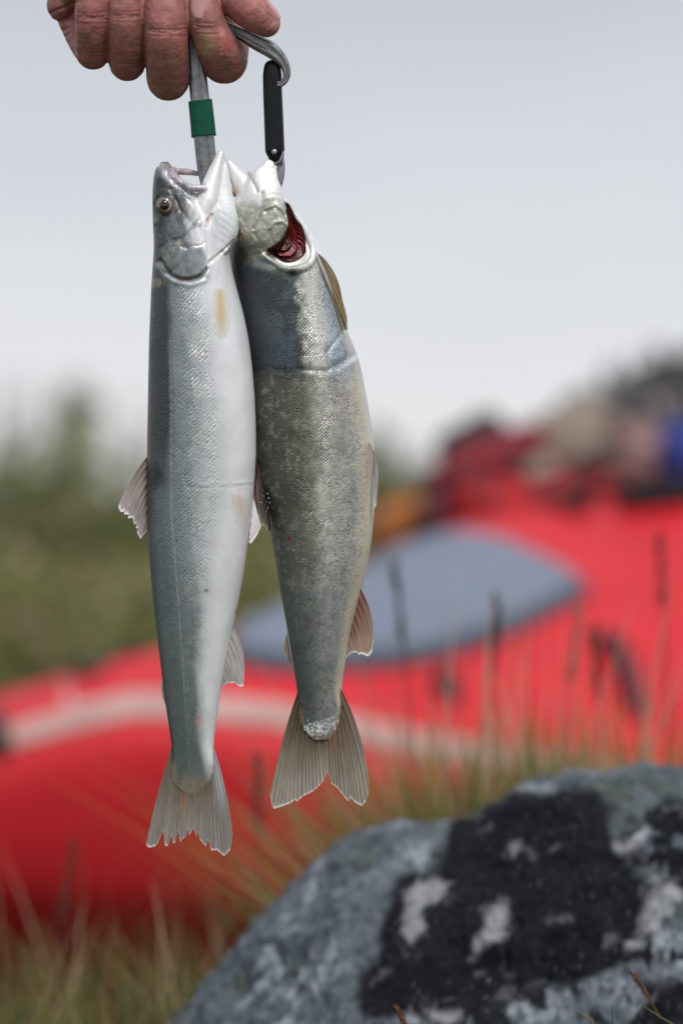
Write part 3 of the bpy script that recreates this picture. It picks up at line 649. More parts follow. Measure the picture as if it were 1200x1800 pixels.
c = mixc(c, sr(22, 24, 30), sm(26, 8, np.hypot((px-268)*0.9, (py-836)*0.75)+22*(q2-0.5))*0.95)
c = mixc(c, sr(205, 150, 140), np.exp(-((px-348)/5)**2-((py-1268)/9)**2)*sm(0.3, .5, q2))
c = mixc(c, sr(95, 62, 68), np.exp(-((px-417)/3.5)**2-((py-1076)/5)**2))
c = mixc(c, sr(90, 80, 78), np.exp(-((px-363)/3)**2-((py-1038)/3)**2))
c = mixc(c, sr(178, 128, 128), sm(0.975, 1.0, u)*sm(880, 930, py)*sm(1080, 1000, py)*0.4)
# head
hd = sm(508, 488, py+0.12*(px-320))
hw = W*0.98
hc = np.repeat(sr(104, 109, 111)[None], len(V), 0)
hc = mixc(hc, sr(50, 56, 58), sm(306, 282, px+8*(q2-.5)))
hc = mixc(hc, hw, sm(312, 350, px+22*(q-0.5)+np.interp(py, [330, 420, 440, 500], [0, -6, -14, -12]))*sm(498, 440, py-0.9*(px-350)))
hc = mixc(hc, hw, sm(362, 380, px)); hc = mixc(hc, hc*0.78, sm(0.5, 0.7, fbm(px/14, py/14, 61, 3))*0.5)
hc = mixc(hc, sr(176, 172, 140), sm(0.55, 0.7, q)*sm(385, 410, py)*sm(330, 300, px)*0.5)
hc = mixc(hc, sr(150, 176, 192), sm(0.5, 0.7, q3)*sm(395, 405, py)*sm(425, 418, py)*sm(290, 300, px)*0.6)
hc = mixc(hc, sr(122, 129, 131), sm(5, -5, sdpoly(px, py, [(283, 438), (310, 440), (355, 434), (364, 455), (356, 476), (330, 488), (305, 484), (288, 466)]))*0.9)
hc = mixc(hc, sr(172, 166, 174), sm(16, 6, dpoly(px, py, [(284, 296), (296, 306), (318, 322), (340, 331), (356, 332)]))*0.85)
hc = mixc(hc, sr(180, 160, 165), sm(9, 4, dpoly(px, py, [(305, 299), (334, 303), (352, 306)]))*0.8)
hc = mixc(hc, sr(60, 62, 70), ridge(px, py, [(270, 340), (272, 320), (280, 300)], 4)*0.6)
hc = mixc(hc, sr(226, 222, 216), sm(13, 7, dpoly(px, py, [(388, 270), (370, 330), (354, 384)]))*0.6)
hc = mixc(hc, sr(170, 120, 110), np.exp(-((px-367)/4)**2-((py-386)/6)**2)*0.8)
hc = mixc(hc, sr(60, 62, 60), ridge(px, py, gill1, 3.2)*0.85)
hc = mixc(hc, sr(110, 20, 20), ridge(px, py, [(318, 492), (338, 492)], 3.0)*0.9)
hc = mixc(hc, sr(176, 182, 186), ridge(px, py, [(281, 466), (290, 482), (306, 495), (332, 501), (362, 494)], 5)*0.75)
hc = mixc(hc, hc*0.6, sm(0.50, 0.68, q2)*sm(335, 300, px)*0.6); hc = mixc(hc, np.minimum(hc*1.5, 0.85), sm(0.52, 0.66, fbm(px/5, py/12, 31, 3))*sm(375, 350, px)*0.6); hc = mixc(hc, hc*0.5, sm(0.50, 0.66, fbm(px/9, py/16, 41, 4))*sm(372, 335, px)*0.65); hc = mixc(hc, sr(120, 112, 84), sm(0.52, 0.68, fbm(px/11, py/11, 77, 3))*sm(330, 300, px)*0.5)
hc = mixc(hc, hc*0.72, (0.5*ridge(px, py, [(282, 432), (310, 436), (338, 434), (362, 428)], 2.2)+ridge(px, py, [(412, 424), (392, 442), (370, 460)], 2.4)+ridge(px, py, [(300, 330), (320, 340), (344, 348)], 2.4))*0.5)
c = c*(1-hd[:, None])+hc*hd[:, None]
c = mixc(c, sr(192, 196, 198), sm(430, 420, py)*sm(362, 380, px)*0.3)
# tail root
c = mixc(c, sr(146, 134, 116), sm(24, 36, abs(px-340))*sm(1325, 1352, py)*sm(1.0, 0.9, u)*0.85)
c = mixc(c, sr(146, 134, 116), sm(1350, 1388, py+26*(fbm(px/6, py/30, 51, 3)-0.5))*0.95)
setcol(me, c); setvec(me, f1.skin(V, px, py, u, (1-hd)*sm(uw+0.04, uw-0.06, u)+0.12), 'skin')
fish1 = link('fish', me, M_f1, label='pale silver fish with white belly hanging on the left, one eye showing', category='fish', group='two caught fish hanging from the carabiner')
# eye
ec = np.array(P(291, 361, -.0135)); Ve, Fe = ell(ec, (15*K0, 0.0026, 16*K0), 40, 60)
px, py = pix(Ve); r_ = np.hypot(px-291, py-361)
ce = np.repeat(sr(112, 98, 88)[None], len(Ve), 0); ce = mixc(ce, sr(120, 50, 42), sm(7, 12, r_)*sm(363, 372, py)*0.7); ce = mixc(ce, sr(60, 50, 44), sm(13, 15.5, r_)*0.7); ce = mixc(ce, sr(170, 160, 130), np.exp(-((r_-8.8)/1.3)**2))
eye = link('eye', mesh('eye', Ve, Fe, ce), M_eye, fish1)
Vp, Fp = ell(ec+np.array([-1.5*K0, -0.0021, 0]), (8.5*K0, 0.0013, 9.2*K0), 20, 30); link('pupil', mesh('pupil', Vp, Fp, sr(8, 9, 12)), M_eye, eye)
def fs(b, x, y, off): return (x, y, float(b.front(x, y))-off)
GF = fincol(sr(142, 128, 108), sr(172, 164, 158), sr(206, 198, 196), 0.025, 0.45, (0.5, 0.13, sr(200, 148, 96)))
tb = [(306, 1300, 0), (311, 1330, 0), (318, 1352, 0), (328, 1364, 0), (340, 1368, 0), (352, 1362, 0), (360, 1350, 0), (367, 1330, 0), (371, 1300, 0)]
te = [(257, 1484), (260, 1489), (264, 1490), (274, 1487), (280, 1478), (287, 1459), (290, 1487), (295, 1487), (302, 1468), (304, 1483), (308, 1481), (313, 1459), (317, 1480), (328, 1468), (329, 1456), (333, 1468), (341, 1456), (345, 1470), (349, 1462), (351, 1475), (362, 1488), (366, 1476), (371, 1495), (381, 1494), (394, 1505), (405, 1494), (409, 1467)]
def GF1(u, v, px, py, rip):
    c = GF(u, v, px, py, rip); return mixc(c, sr(196, 200, 202), sm(0.80, 0.95, u)*sm(0.75, 0.35, v)*0.8)
fin('tail_fin', tb, [(x, y, -.001) for x, y in te], 0.0014, GF1, fish1, nu=420, nv=36, rays=17, bend=[3, 0, 0, 0, -5], bow=0.0012)
fin('dorsal_fin', [(264, 796, .001), (264, 925, .001)], [(208, 890, -.002), (212, 900, -.002), (219, 899, -.002), (218, 904, -.002), (226, 904, -.002), (225, 911, -.002), (234, 910, -.001), (236, 922, -.001), (240, 919, 0), (239, 929, 0), (243, 928, 0), (241, 935, 0), (247, 947, 0), (257, 935, 0), (262, 930, 0)], 0.0012,
    fincol(sr(186, 172, 160), sr(210, 198, 196), sr(245, 242, 240), 0.09, 0.7), fish1, nu=260, nv=26, rays=9, bend=[5, 3, 2, 0])
fin('anal_fin', [(404, 1092, .000), (392, 1150, -.003), (384, 1196, -.002)], [(430, 1168, -.001), (428, 1206, -.001), (422, 1207, -.001), (417, 1204, -.001), (413, 1199, -.001), (407, 1201, -.001), (400, 1200, -.001), (392, 1206, -.001), (386, 1203, -.001)][::1], 0.0012,
    fincol(sr(196, 190, 186), sr(206, 200, 198), sr(245, 242, 240), 0.06, 0.25), fish1, nu=200, nv=24, rays=8, bend=[-6, 0, 0])
fin('adipose_fin', [(289, 1190, .001), (294, 1238, .001)], [(283, 1206, .001), (286, 1224, .001), (291, 1240, .001)], 0.0014, fincol(sr(190, 186, 180), sr(200, 198, 196), sr(225, 222, 220), 0.1, 0.1), fish1, nu=30, nv=8, rays=1)
bf1 = bvh(me)
from mathutils.kdtree import KDTree
fr_i = np.nonzero((Nn[:, 1] < -0.2) & (V[:, 2] > P(0, 980)[2]) & (V[:, 2] < P(0, 470)[2]))[0]; kd = KDTree(len(fr_i)); bx, by = pix(V)
for n_, i_ in enumerate(fr_i): kd.insert((bx[i_], by[i_], 0), n_)
kd.balance()
def under(px, py): return np.array([skin_c[fr_i[kd.find((a, b, 0))[1]]] for a, b in zip(px, py)])
skin_c = c
def pecc(u, v, px, py, rip):
    e = np.clip(1-np.abs(u-0.45)*2.1, 0, 1)*sm(1.0, 0.55, v)*sm(0.0, 0.12, v); c = under(px, py); c = mixc(c, sr(196, 174, 128), e*0.9); return c*(0.98+0.02*rip)[:, None]
def pelc(u, v, px, py, rip):
    e = np.clip(1-np.abs(u-0.4)*2.2, 0, 1)*sm(1.0, 0.4, v)*sm(0.0, 0.2, v); c = under(px, py)*1.03; c = mixc(c, sr(216, 194, 178), e*0.8); return c*(0.93+0.07*rip)[:, None]
fin('pectoral_fin', [(373, 496, 0), (402, 502, 0)], [(375, 592, 0), (386, 610, 0), (398, 604, 0), (408, 572, 0)], 0.0002, pecc, fish1, nu=60, nv=24, rays=6, bend=[3, 0, -3], drape=bf1).data.materials[0] = M_f1
fin('pelvic_fin', [(402, 858, 0), (441, 860, 0)], [(409, 915, 0), (424, 936, 0), (441, 956, -.003), (452, 940, -.001), (459, 924, .001)], 0.0003, pelc, fish1, nu=60, nv=24, rays=6, drape=bf1).data.materials[0] = M_f1
fin('pelvic_fin', [(446, 835, .008), (452, 800, .010)], [(444, 925, .004), (452, 930, .005), (459, 922, .006), (464, 900, .008)], 0.0009, fincol(sr(120, 78, 70), sr(170, 120, 106), sr(225, 215, 205), 0.08, 0.4), fish1, nu=60, nv=16, rays=6, lab='reddish brown pelvic fin on the far side of the belly')

# ---- darker fish (right)
f2 = Body([(356, 452, 500), (362, 444, 513), (387, 430, 533), (412, 408, 549), (434, 403, 563), (466, 403, 578), (500, 410, 588), (540, 416, 598), (580, 422, 609), (620, 428, 627), (650, 432, 635), (700, 436, 645), (750, 440, 653), (800, 444, 659), (850, 450, 660), (900, 470, 658), (950, 478, 653), (1000, 486, 645), (1035, 492, 636), (1080, 500, 625), (1120, 507, 614), (1160, 514, 607), (1200, 520, 601), (1225, 523, 600), (1250, 523, 605), (1275, 527, 603), (1290, 535, 596), (1302, 552, 580)],
          [(356, .008), (400, .016), (466, .022), (600, .025), (750, .026), (900, .024), (1050, .018), (1160, .012), (1225, .007), (1270, .003), (1302, .0007)], [(350, .018), (900, .018), (1300, .005)])
mb = MB(); mb.add(*f2.shell())
# head pulled up and opened: jaw lobes and gill covers
ptube(mb, [(402, 286, -.002), (414, 306, -.003), (430, 330, -.005), (446, 362, -.007), (458, 400, -.008)], [6, 13, 20, 32, 36], flat=0.5)
ptube(mb, [(473, 294, -.004), (464, 318, -.006), (462, 350, -.008), (462, 385, -.008)], [15, 29, 38, 42], flat=0.42)
ptube(mb, [(446, 318, -.004), (450, 350, -.006), (452, 380, -.006)], [20, 36, 36], flat=0.4)
ptube(mb, [(478, 372, -.010), (482, 396, -.010), (472, 424, -.008)], [24, 24, 22], flat=0.5)
ptube(mb, [(430, 368, -.006), (436, 400, -.004), (448, 436, .002)], [22, 24, 22], flat=0.6)
ptube(mb, [(406, 338, .000), (414, 336, -.003), (424, 330, -.004)], [9, 9, 8])
pell(mb, 470, 424, -.004, 30, 24, .007)
ptube(mb, [(500, 352, .004), (516, 376, .004), (534, 402, .006), (548, 434, .006), (545, 462, .002), (525, 473, -.003), (500, 472, -.006), (478, 460, -.008), (462, 448, -.008)], [4, 5, 6, 7, 8, 7, 6, 5, 4.5])
me = remesh(mb, 0.00052, 3)
V, Nn = getv(me); px, py, u = f2.coords(V); front = sm(0.1, -0.4, Nn[:, 1])
cav = [(500, 356), (510, 361), (520, 386), (531, 400), (537, 430), (536, 446), (520, 459), (500, 461), (484, 452), (468, 440), (490, 424), (502, 405), (508, 388)]
cav = [tuple(a) for a in crv(cav+[cav[0]], 70)[:-1]]
sdc = sdpoly(px, py, cav)
d = np.zeros(len(V)); push = 0.009*sm(1, -8, sdc)*sm(0.018, 0.010, V[:, 1]-D0)
q = fbm(px/14, py/14, 1, 4); q2 = fbm(px/4, py/4, 6, 3); q3 = fbm(px/40, py/60, 3, 3)
d += (0.0009+0.0007*sm(350, 380, py))*(fbm(px/22, py/26, 12, 3)-0.5)*sm(440, 420, py)*sm(512, 500, px)
for k_ in range(9):
    yy = 296+9*k_; d -= 0.00012*ridge(px, py, [(462, yy+6), (480, yy), (500, yy+3)], 1.8)
d -= 0.0010*ridge(px, py, [(462, 340), (462, 365), (456, 385), (446, 402)], 3)
d -= 0.0005*ridge(px, py, [(434, 300), (446, 322), (452, 336)], 3.5)
d -= 0.0010*ridge(px, py, [(466, 372), (484, 364), (500, 378), (506, 392)], 2.6)
d += 0.0008*ridge(px, py, [(474, 402), (482, 391), (496, 389), (504, 396)], 3)
d -= 0.0008*ridge(px, py, [(470, 440), (456, 428), (446, 410)], 3)
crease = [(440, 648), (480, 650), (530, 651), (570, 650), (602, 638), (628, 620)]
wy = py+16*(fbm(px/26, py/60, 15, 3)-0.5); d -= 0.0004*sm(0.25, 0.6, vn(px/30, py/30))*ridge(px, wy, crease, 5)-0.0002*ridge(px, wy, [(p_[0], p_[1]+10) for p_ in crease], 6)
d -= 0.0007*ridge(px, py, [(576, 618), (592, 596), (606, 580)], 4)
d -= 0.0002*np.exp(-((px-np.interp(py, [480, 650, 900, 1250], [545, 560, 566, 566]))/2.0)**2)
d += 0.0011*(fbm(px/55, py/80, 4, 3)-0.5)
V = V+Nn*(d*front)[:, None]; V[:, 1] += push; setv(me, V)
ax = np.interp(py, [470, 650, 900, 1250], [545, 560, 566, 566])
up = sm(690, 632, wy+20*(q-.5))
c = np.repeat(sr(80, 83, 75)[None], len(V), 0)
c = mixc(c, sr(124, 122, 108), sm(ax-70, ax+10, px+24*(q-0.5)))
c = mixc(c, sr(156, 154, 148), sm(ax-16, ax+25, px+20*(q-.5))); c = mixc(c, sr(196, 194, 188), np.exp(-((px-ax-6)/16)**2)*(0.25+0.5*sm(0.4, 0.6, q)))  # last mix: painted highlight running down the flank along ax
c = mixc(c, sr(84, 96, 96), sm(880, 1080, py)*sm(ax+80, ax, px)*0.6)
c = mixc(c, sr(160, 158, 132), sm(0.52, 0.76, fbm(px/10, py/12, 22, 3))*0.45*sm(ax+50, ax-10, px)*sm(1180, 1000, py)); c = mixc(c, c*0.6, sm(0.53, 0.68, fbm(px/20, py/30, 27, 4))*0.5)
c = mixc(c, sr(196, 186, 164), sm(0.80, 0.95, u+0.1*(q3-.5))*0.9)
c = mixc(c, sr(205, 203, 198), sm(0.93, 0.99, u)*0.8)
cu = np.repeat(sr(48, 54, 57)[None], len(V), 0); cu = mixc(cu, sr(66, 76, 84), sm(0.1, 0.35, u)*sm(0.4, 0.6, q3))
cu = mixc(cu, sr(200, 199, 190), sm(ax-34, ax-2, px+36*(q-.5))*0.9)  # silver specular highlight band painted into the skin colour
cu = mixc(cu, sr(148, 160, 172), sm(ax+2, ax+30, px+16*(q-.5))*0.9)
cu = mixc(cu, sr(90, 104, 122), sm(585, 640, py)*sm(ax-6, ax+20, px)*0.6*sm(0.35, 0.6, q))
cu = mixc(cu, sr(200, 190, 170), sm(0.90, 0.98, u)*0.7)
c = c*(1-up[:, None])+cu*up[:, None]
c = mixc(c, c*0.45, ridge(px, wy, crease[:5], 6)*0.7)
c = mixc(c, sr(210, 212, 216), ridge(px, py, [(596, 650), (612, 638), (630, 624)], 5)*0.8)
c = mixc(c, c*0.5, sm(0.16, 0.0, u)*sm(860, 700, py)*0.5)  # dark back, plus shade beside the pale fish painted into the colour
c = mixc(c, sr(120, 12, 14), np.exp(-((px-508)/4)**2-((py-947)/5)**2))
c = mixc(c, sr(48, 54, 54), sm(1060, 1200, py)*sm(ax-10, ax-40, px)*0.5)
c = mixc(c, sr(130, 116, 98), np.maximum(sm(24, 36, abs(px-564)), sm(1284, 1300, py))*sm(1235, 1265, py+20*(q2-.5))*0.9)
c = mixc(c, sr(235, 238, 240), sm(18, 4, dpoly(px, py, [(545, 1284), (568, 1281), (588, 1274)])+40*(q2-.5))*sm(0.3, 0.55, vn(px/2.5, py/2.5))*0.85)
# head colours
hm = sm(6, -6, sdpoly(px, py, [(395, 270), (440, 292), (470, 272), (502, 296), (514, 390), (506, 425), (480, 444), (462, 452), (425, 470), (410, 440), (400, 360), (392, 330)]))
hm = hm*sm(0.0195, 0.010, V[:, 1]-D0)
hc = np.repeat(sr(226, 224, 222)[None], len(V), 0)
hc = mixc(hc, sr(166, 166, 154), sm(345, 368, py+18*(q-.5)))
hc = mixc(hc, sr(214, 214, 204), sm(0.5, 0.62, q2*0.5+q*0.5)*sm(350, 365, py)*0.9)
hc = mixc(hc, sr(150, 140, 108), sm(0.56, 0.7, q)*sm(340, 352, py)*0.6)
hc = mixc(hc, sr(74, 78, 72), sm(400, 440, py+20*(q-.5))*sm(455, 425, px))
hc = mixc(hc, sr(196, 152, 128), np.exp(-((px-412)/9)**2-((py-336)/9)**2)*0.8)
hc = mixc(hc, sr(120, 118, 110), (ridge(px, py, [(434, 300), (446, 322), (452, 336)], 3.5)+ridge(px, py, [(462, 340), (462, 365), (456, 385), (446, 402)], 2.5))*0.5)
hc = mixc(hc, sr(190, 140, 80), np.exp(-((px-426)/7)**2-((py-412)/8)**2)*0.7)
c = c*(1-hm[:, None])+hc*hm[:, None]
rim = sm(16, 3, sdc)*(1-hm)*sm(372, 396, py)
c = mixc(c, sr(206, 203, 192), rim*0.85)
wh = sm(548, 560, px+8)*sm(470, 440, py)*(1-hm); c = mixc(c, sr(232, 234, 236), np.maximum(wh, sm(512, 520, px)*sm(440, 420, py)*(1-hm)))
c = mixc(c, sr(196, 202, 196), sm(474, 480, px)*0+ridge(px, py, [(450, 462), (475, 470), (500, 478)], 8)*0.6*(1-hm))
c = mixc(c, sr(58, 6, 10), sm(1.5, -2, sdc)*(1-hm*0.0)*sm(0.03, 0.02, V[:, 1]-D0))
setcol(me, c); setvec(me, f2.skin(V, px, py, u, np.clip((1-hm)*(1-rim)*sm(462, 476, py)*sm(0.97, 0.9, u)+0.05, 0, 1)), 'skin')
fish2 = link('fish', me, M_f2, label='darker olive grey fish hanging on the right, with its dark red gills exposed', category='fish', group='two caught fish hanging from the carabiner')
# gill arches: filament combs inside the opening
def comb(pts, r, dyc, colr):
    n = 150; q_ = crv([(x, y, dyc) for x, y in pts], n); rad = r*K0*(0.93+0.07*np.cos(np.arange(n)*1.9+0.3*np.sin(np.arange(n)*0.37)))*np.minimum(1, np.minimum(np.arange(n)+4, n+3-np.arange(n))/14)
    q3_ = np.array([P(*a) for a in q_]); V, F = tube(q3_, rad, 14); cc = np.repeat(np.array(colr)[None], len(V), 0)
    ii = np.repeat(np.arange(len(V)//14), 14); cc = cc*(0.85+0.25*np.cos(ii*1.9+0.3*np.sin(ii*0.37))+0.3*(fbm(ii/9.0, ii*0.0, r, 3)-.5))[:, None]; link('gill_arch', mesh('gill', V, F, cc), M_gill, fish2)
def gcol(a, b):
    def f(u, v, px, py, rip):
        c = np.array(a)[None]*(1-v[:, None])+np.array(b)[None]*v[:, None]
        return c*(0.55+0.55*rip)[:, None]*(0.7+0.6*fbm(px/5, py/5, 3, 3))[:, None]
    return f
for bs, ed, d0, d1, ca, cb in (
    ([(500, 372), (508, 396), (515, 412), (516, 432), (508, 442), (494, 444), (476, 440)], [(508, 361), (522, 388), (532, 403), (537, 430), (533, 448), (520, 460), (500, 461), (470, 443)], .0075, .0045, sr(70, 6, 10), sr(112, 14, 18)),
    ([(502, 398), (506, 410), (506, 424), (502, 432), (494, 436), (484, 436)], [(507, 382), (519, 402), (525, 424), (521, 441), (510, 450), (492, 450), (480, 442)], .0060, .0035, sr(80, 6, 10), sr(146, 26, 26)),
    ([(500, 406), (502, 416), (499, 426), (492, 432)], [(508, 402), (514, 416), (512, 432), (502, 440), (490, 440)], .0050, .0030, sr(60, 4, 8), sr(118, 16, 20))):
    gb = [(x, y, d0) for x, y in bs]; ge = [(x, y, d1) for x, y in ed]
    o = fin('gill_arch', gb, ge, 0.0010, gcol(ca, cb), fish2, nu=200, nv=12, rays=22); o.data.materials[0] = M_gill
# fins
GF2 = fincol(sr(122, 102, 82), sr(182, 174, 160), sr(214, 208, 202), 0.025, 0.65, (0.62, 0.2, sr(176, 126, 84)), 5)
tb = [(527, 1205, .007), (532, 1235, .006), (542, 1258, .0055), (556, 1270, .0055), (570, 1270, .0055), (582, 1258, .0055), (591, 1235, .006), (596, 1205, .007)]
te = [(481, 1422), (497, 1417), (510, 1412), (518, 1406), (522, 1409), (532, 1400), (538, 1397), (550, 1391), (562, 1380), (570, 1370), (574, 1357), (577, 1360), (583, 1378), (593, 1385), (607, 1403), (612, 1409), (616, 1402), (623, 1410), (636, 1417), (643, 1408), (648, 1390), (647, 1366)]
te = [(475, 1396), (477, 1412)]+te
fin('tail_fin', tb, [(x, y, .005) for x, y in te], 0.0016, GF2, fish2, nu=420, nv=36, rays=15, bend=[4, 3, 0, -3, -8], bow=0.002)
fin('anal_fin', [(632, 1032, .010), (616, 1085, .009), (600, 1140, .008)], [(656, 1108, .008), (656, 1124, .008), (654, 1146, .008), (647, 1154, .008), (640, 1151, .008), (635, 1149, .008), (631, 1151, .008), (626, 1146, .008), (616, 1148, .008), (607, 1157, .008)], 0.0012,
    fincol(sr(150, 100, 82), sr(196, 168, 152), sr(246, 244, 240), 0.08, 0.45), fish2, nu=200, nv=26, rays=8, bend=[-5, -2, 0])
fin('adipose_fin', [(505, 1112, .012), (512, 1160, .012)], [(500, 1126, .012), (498, 1146, .012), (503, 1158, .012), (511, 1166, .012)], 0.0016, fincol(sr(176, 160, 130), sr(186, 172, 148), sr(190, 180, 160), 0.1, 0.1), fish2, nu=40, nv=10, rays=1)
fin('pectoral_fin', [fs(f2, 554, 444, .001), fs(f2, 560, 446, .001)], [fs(f2, 592, 542, .0016), fs(f2, 606, 580, .002), (611, 580, .004), (610, 556, .004), (600, 524, .004)], 0.0014, fincol(sr(170, 150, 130), sr(176, 150, 104), sr(226, 222, 216), 0.06, 0.5), fish2, nu=60, nv=30, rays=4, bend=[5, 0, -9])
V_, F_ = tube(crv([P(555, 446, float(f2.front(555, 446))-.0012), P(572, 486, float(f2.front(572, 486))-.002), P(590, 535, float(f2.front(590, 535))-.0022), P(604, 578, float(f2.front(600, 578))-.0012)], 30), np.linspace(0.0011, 0.0007, 30), 10)
link('fin_spine', mesh('spine', V_, F_, sr(205, 196, 190)), M_fin, fish2)
fin('dorsal_fin', [(460, 790, .010), (476, 925, .010)], [(450, 850, .006), (454, 905, .005), (460, 922, .005), (466, 926, .005), (474, 938, .006)], 0.0012, fincol(sr(70, 56, 50), sr(110, 100, 88), sr(176, 166, 140), 0.1, 0.5), fish2, nu=80, nv=18, rays=8)
fin('pelvic_fin', [(650, 778, .008), (656, 800, .008)], [(664, 858, .006), (661, 888, .005), (657, 895, .005), (655, 880, .005)], 0.0016, fincol(sr(200, 180, 170), sr(222, 216, 214), sr(240, 238, 236), 0.08, 0.3), fish2, nu=50, nv=20, rays=4, bend=[-6, 0])
for x, y, r in ((458, 884, 3.2), (462, 872, 2.4), (470, 868, 2.6), (472, 876, 2.8), (468, 882, 2.0), (474, 884, 2.4), (471, 893, 2.2), (476, 853, 1.8), (468, 897, 1.8), (463, 863, 1.5)):
    Vd, Fd = ell(P(x, y, 0.0045), (r*K0*.65, r*K0*0.4, r*K0*.65), 10, 14); link('water_drop', mesh('drop', Vd, Fd), M_drop, fish2)

# ------------------------------------------------------------------ carabiner
cpath = [(481, 137, 4), (484, 145, 4.5), (493, 148, 5), (501, 141, 5.5), (504, 128, 7), (499, 112, 9), (488, 98, 12), (473, 86, 14), (452, 75, 13.5), (428, 62, 11.5), (404, 50, 9), (385, 42, 9), (366, 38, 11), (350, 46, 14), (343, 70, 15), (345, 110, 16), (349, 150, 16.5), (355, 205, 17.5), (360, 255, 18), (366, 305, 17.5), (376, 340, 15), (400, 362, 13), (440, 364, 12), (472, 348, 11), (487, 322, 9.5), (493, 296, 8), (493, 280, 6.5)]
q = crv([(x, y, r) for x, y, r in cpath], 220)
dyv = np.interp(np.arange(220), [0, 60, 100, 150, 170, 219], [-.004, -.006, -.004, -.003, .000, .001])
m = 40; th = np.linspace(0, 2*np.pi, m, endpoint=False)
prf = np.stack([np.sign(np.cos(th))*np.abs(np.cos(th))**0.6, 0.82*np.sign(np.sin(th))*np.abs(np.sin(th))**0.7], 1)
prf[:, 1] *= 1-0.28*np.exp(-((prf[:, 0]-0.05)/0.22)**2)                 # groove along the middle of the bar
pts = np.array([P(a[0], a[1], d_) for a, d_ in zip(q, dyv)])
car = thing('carabiner', P(366, 330, 0.0), 'large worn aluminium carabiner with black gate and green tape, held in the fist', 'carabiner')
V, F = tube(pts, q[:, 2]*K0, m, prof=prf); link('frame', mesh('frame', V, F), M_alu, car)
i0, i1 = np.argmin(np.hypot(q[:, 0]-352, q[:, 1]-175)+(np.arange(220) < 90)*999), np.argmin(np.hypot(q[:, 0]-358.5, q[:, 1]-240))
prt = np.stack([np.sign(np.cos(th))*np.abs(np.cos(th))**0.75, 0.86*np.sign(np.sin(th))*np.abs(np.sin(th))**0.7], 1)
seg = crv(pts[i0:i1+1], 30); n = 30
T = np.gradient(seg, axis=0); T /= np.linalg.norm(T, axis=1)[:, None]; A = []
tw = np.linspace(21.0, 21.8, n)*K0
for s_, t_, r_ in zip(seg, T, tw):
    a = np.cross(t_, [0, 1, 0]); a /= np.linalg.norm(a); b = np.cross(a, t_); A.append(s_+r_*(prt[:, 0:1]*a+prt[:, 1:2]*b))
V, F = grid(np.array(A), wrapv=True, cap=True); link('green_tape', mesh('tape', V, F), M_tape, car)
# gate: black sleeve with slotted top, riveted fork at the bottom
def slab(outline, dy0, half, name, mt, parent, bev=0.0009):
    pts2 = np.array(outline, float); n = len(pts2); c_ = pts2.mean(0); A = []
    for dd, ins in ((-half, bev), (-half+bev, 0), (half-bev, 0), (half, bev)):
        v_ = pts2-c_; l_ = np.linalg.norm(v_, axis=1)[:, None]; pp = c_+v_*(1-ins/K0/np.maximum(l_, 12)*0.8)
        A.append([P(a[0], a[1], dy0+dd) for a in pp])
    V, F = grid(np.array(A), wrapv=True, cap=True)
    return link(name, mesh(name, V, F, smooth=False), mt, parent)
gq = crv([(478.5, 120), (479, 160), (481, 210), (483, 262), (484, 276)], 60); gr = np.interp(np.arange(60), [0, 4, 45, 52, 59], [15, 16.6, 17.2, 14.5, 12.5])*K0
prg = np.stack([np.sign(np.cos(th))*np.abs(np.cos(th))**0.7, 0.75*np.sign(np.sin(th))*np.abs(np.sin(th))**0.75], 1)
V, F = tube(np.array([P(a[0], a[1], -.002) for a in gq]), gr, m, prof=prg); link('gate', mesh('gate', V, F), M_gate, car)
V, F = ell(P(482, 267, -.0062), (5*K0, 0.0007, 5*K0), 12, 20); link('rivet', mesh('rivet', V, F), M_alu, car)
V, F = tube(np.array([P(*a) for a in [(476, 284, -.003), (484, 289, -.004), (492, 284, -.004), (497, 272, -.004), (497.5, 258, -.003)]]), np.array([2.5, 3.5, 3.5, 3, 1.5])*K0, 12); link('hinge_fork', mesh('fork', V, F), M_alu, car)

# ------------------------------------------------------------------ hand
mb = MB()
def chain(pts, n=40, m=24, flat=None):
    a = np.array(pts, float); q_ = crv(a, n); V, F = tube(np.array([P(*b[:3]) for b in q_]), q_[:, 3]*K0, m, flat); mb.add(V, F)
fing = {
 'little': [[(110, -60, .030, 36), (122, 10, .022, 30), (148, 70, .010, 29), (164, 92, .000, 30)], [(164, 92, -.001, 31), (163, 55, -.010, 30.5), (163, 15, -.014, 31), (166, -20, -.013, 29), (170, -55, -.008, 25)]],
 'ring': [[(200, -80, .034, 40), (212, 0, .026, 34), (222, 80, .012, 31), (224, 106, .000, 32)], [(224, 110, -.002, 33), (223, 70, -.013, 31.5), (222, 25, -.018, 31.5), (222, -25, -.017, 29), (224, -62, -.010, 25)]],
 'middle': [[(290, -80, .036, 42), (292, 20, .028, 37), (294, 110, .012, 36), (296, 138, .000, 37)], [(296, 139, -.003, 38.5), (294, 95, -.014, 38.5), (292, 55, -.020, 38), (291, 10, -.020, 37), (292, -40, -.013, 30)]],
 'index': [[(375, -90, .036, 42), (392, 0, .030, 38), (400, 70, .016, 38), (396, 104, .004, 40)], [(394, 106, -.002, 42), (384, 88, -.010, 39), (370, 58, -.017, 34), (360, 25, -.019, 31.5), (356, -15, -.015, 28)]],
}
for k_, (a, b) in fing.items(): chain(a); chain(b)
chain([(300, -150, .030, 70), (350, -90, .010, 52), (392, -40, -.008, 41), (418, -4, -.016, 36), (446, 24, -.018, 32), (468, 41, -.017, 25)])
pell(mb, 245, -130, .022, 150, 120, .026); pell(mb, 130, -60, .012, 52, 80, .020); pell(mb, 108, 8, .012, 26, 30, .010)
chain([(250, -150, .022, 110), (252, -280, .030, 95), (250, -420, .040, 92), (240, -620, .055, 115), (225, -900, .075, 140)], flat=0.75)
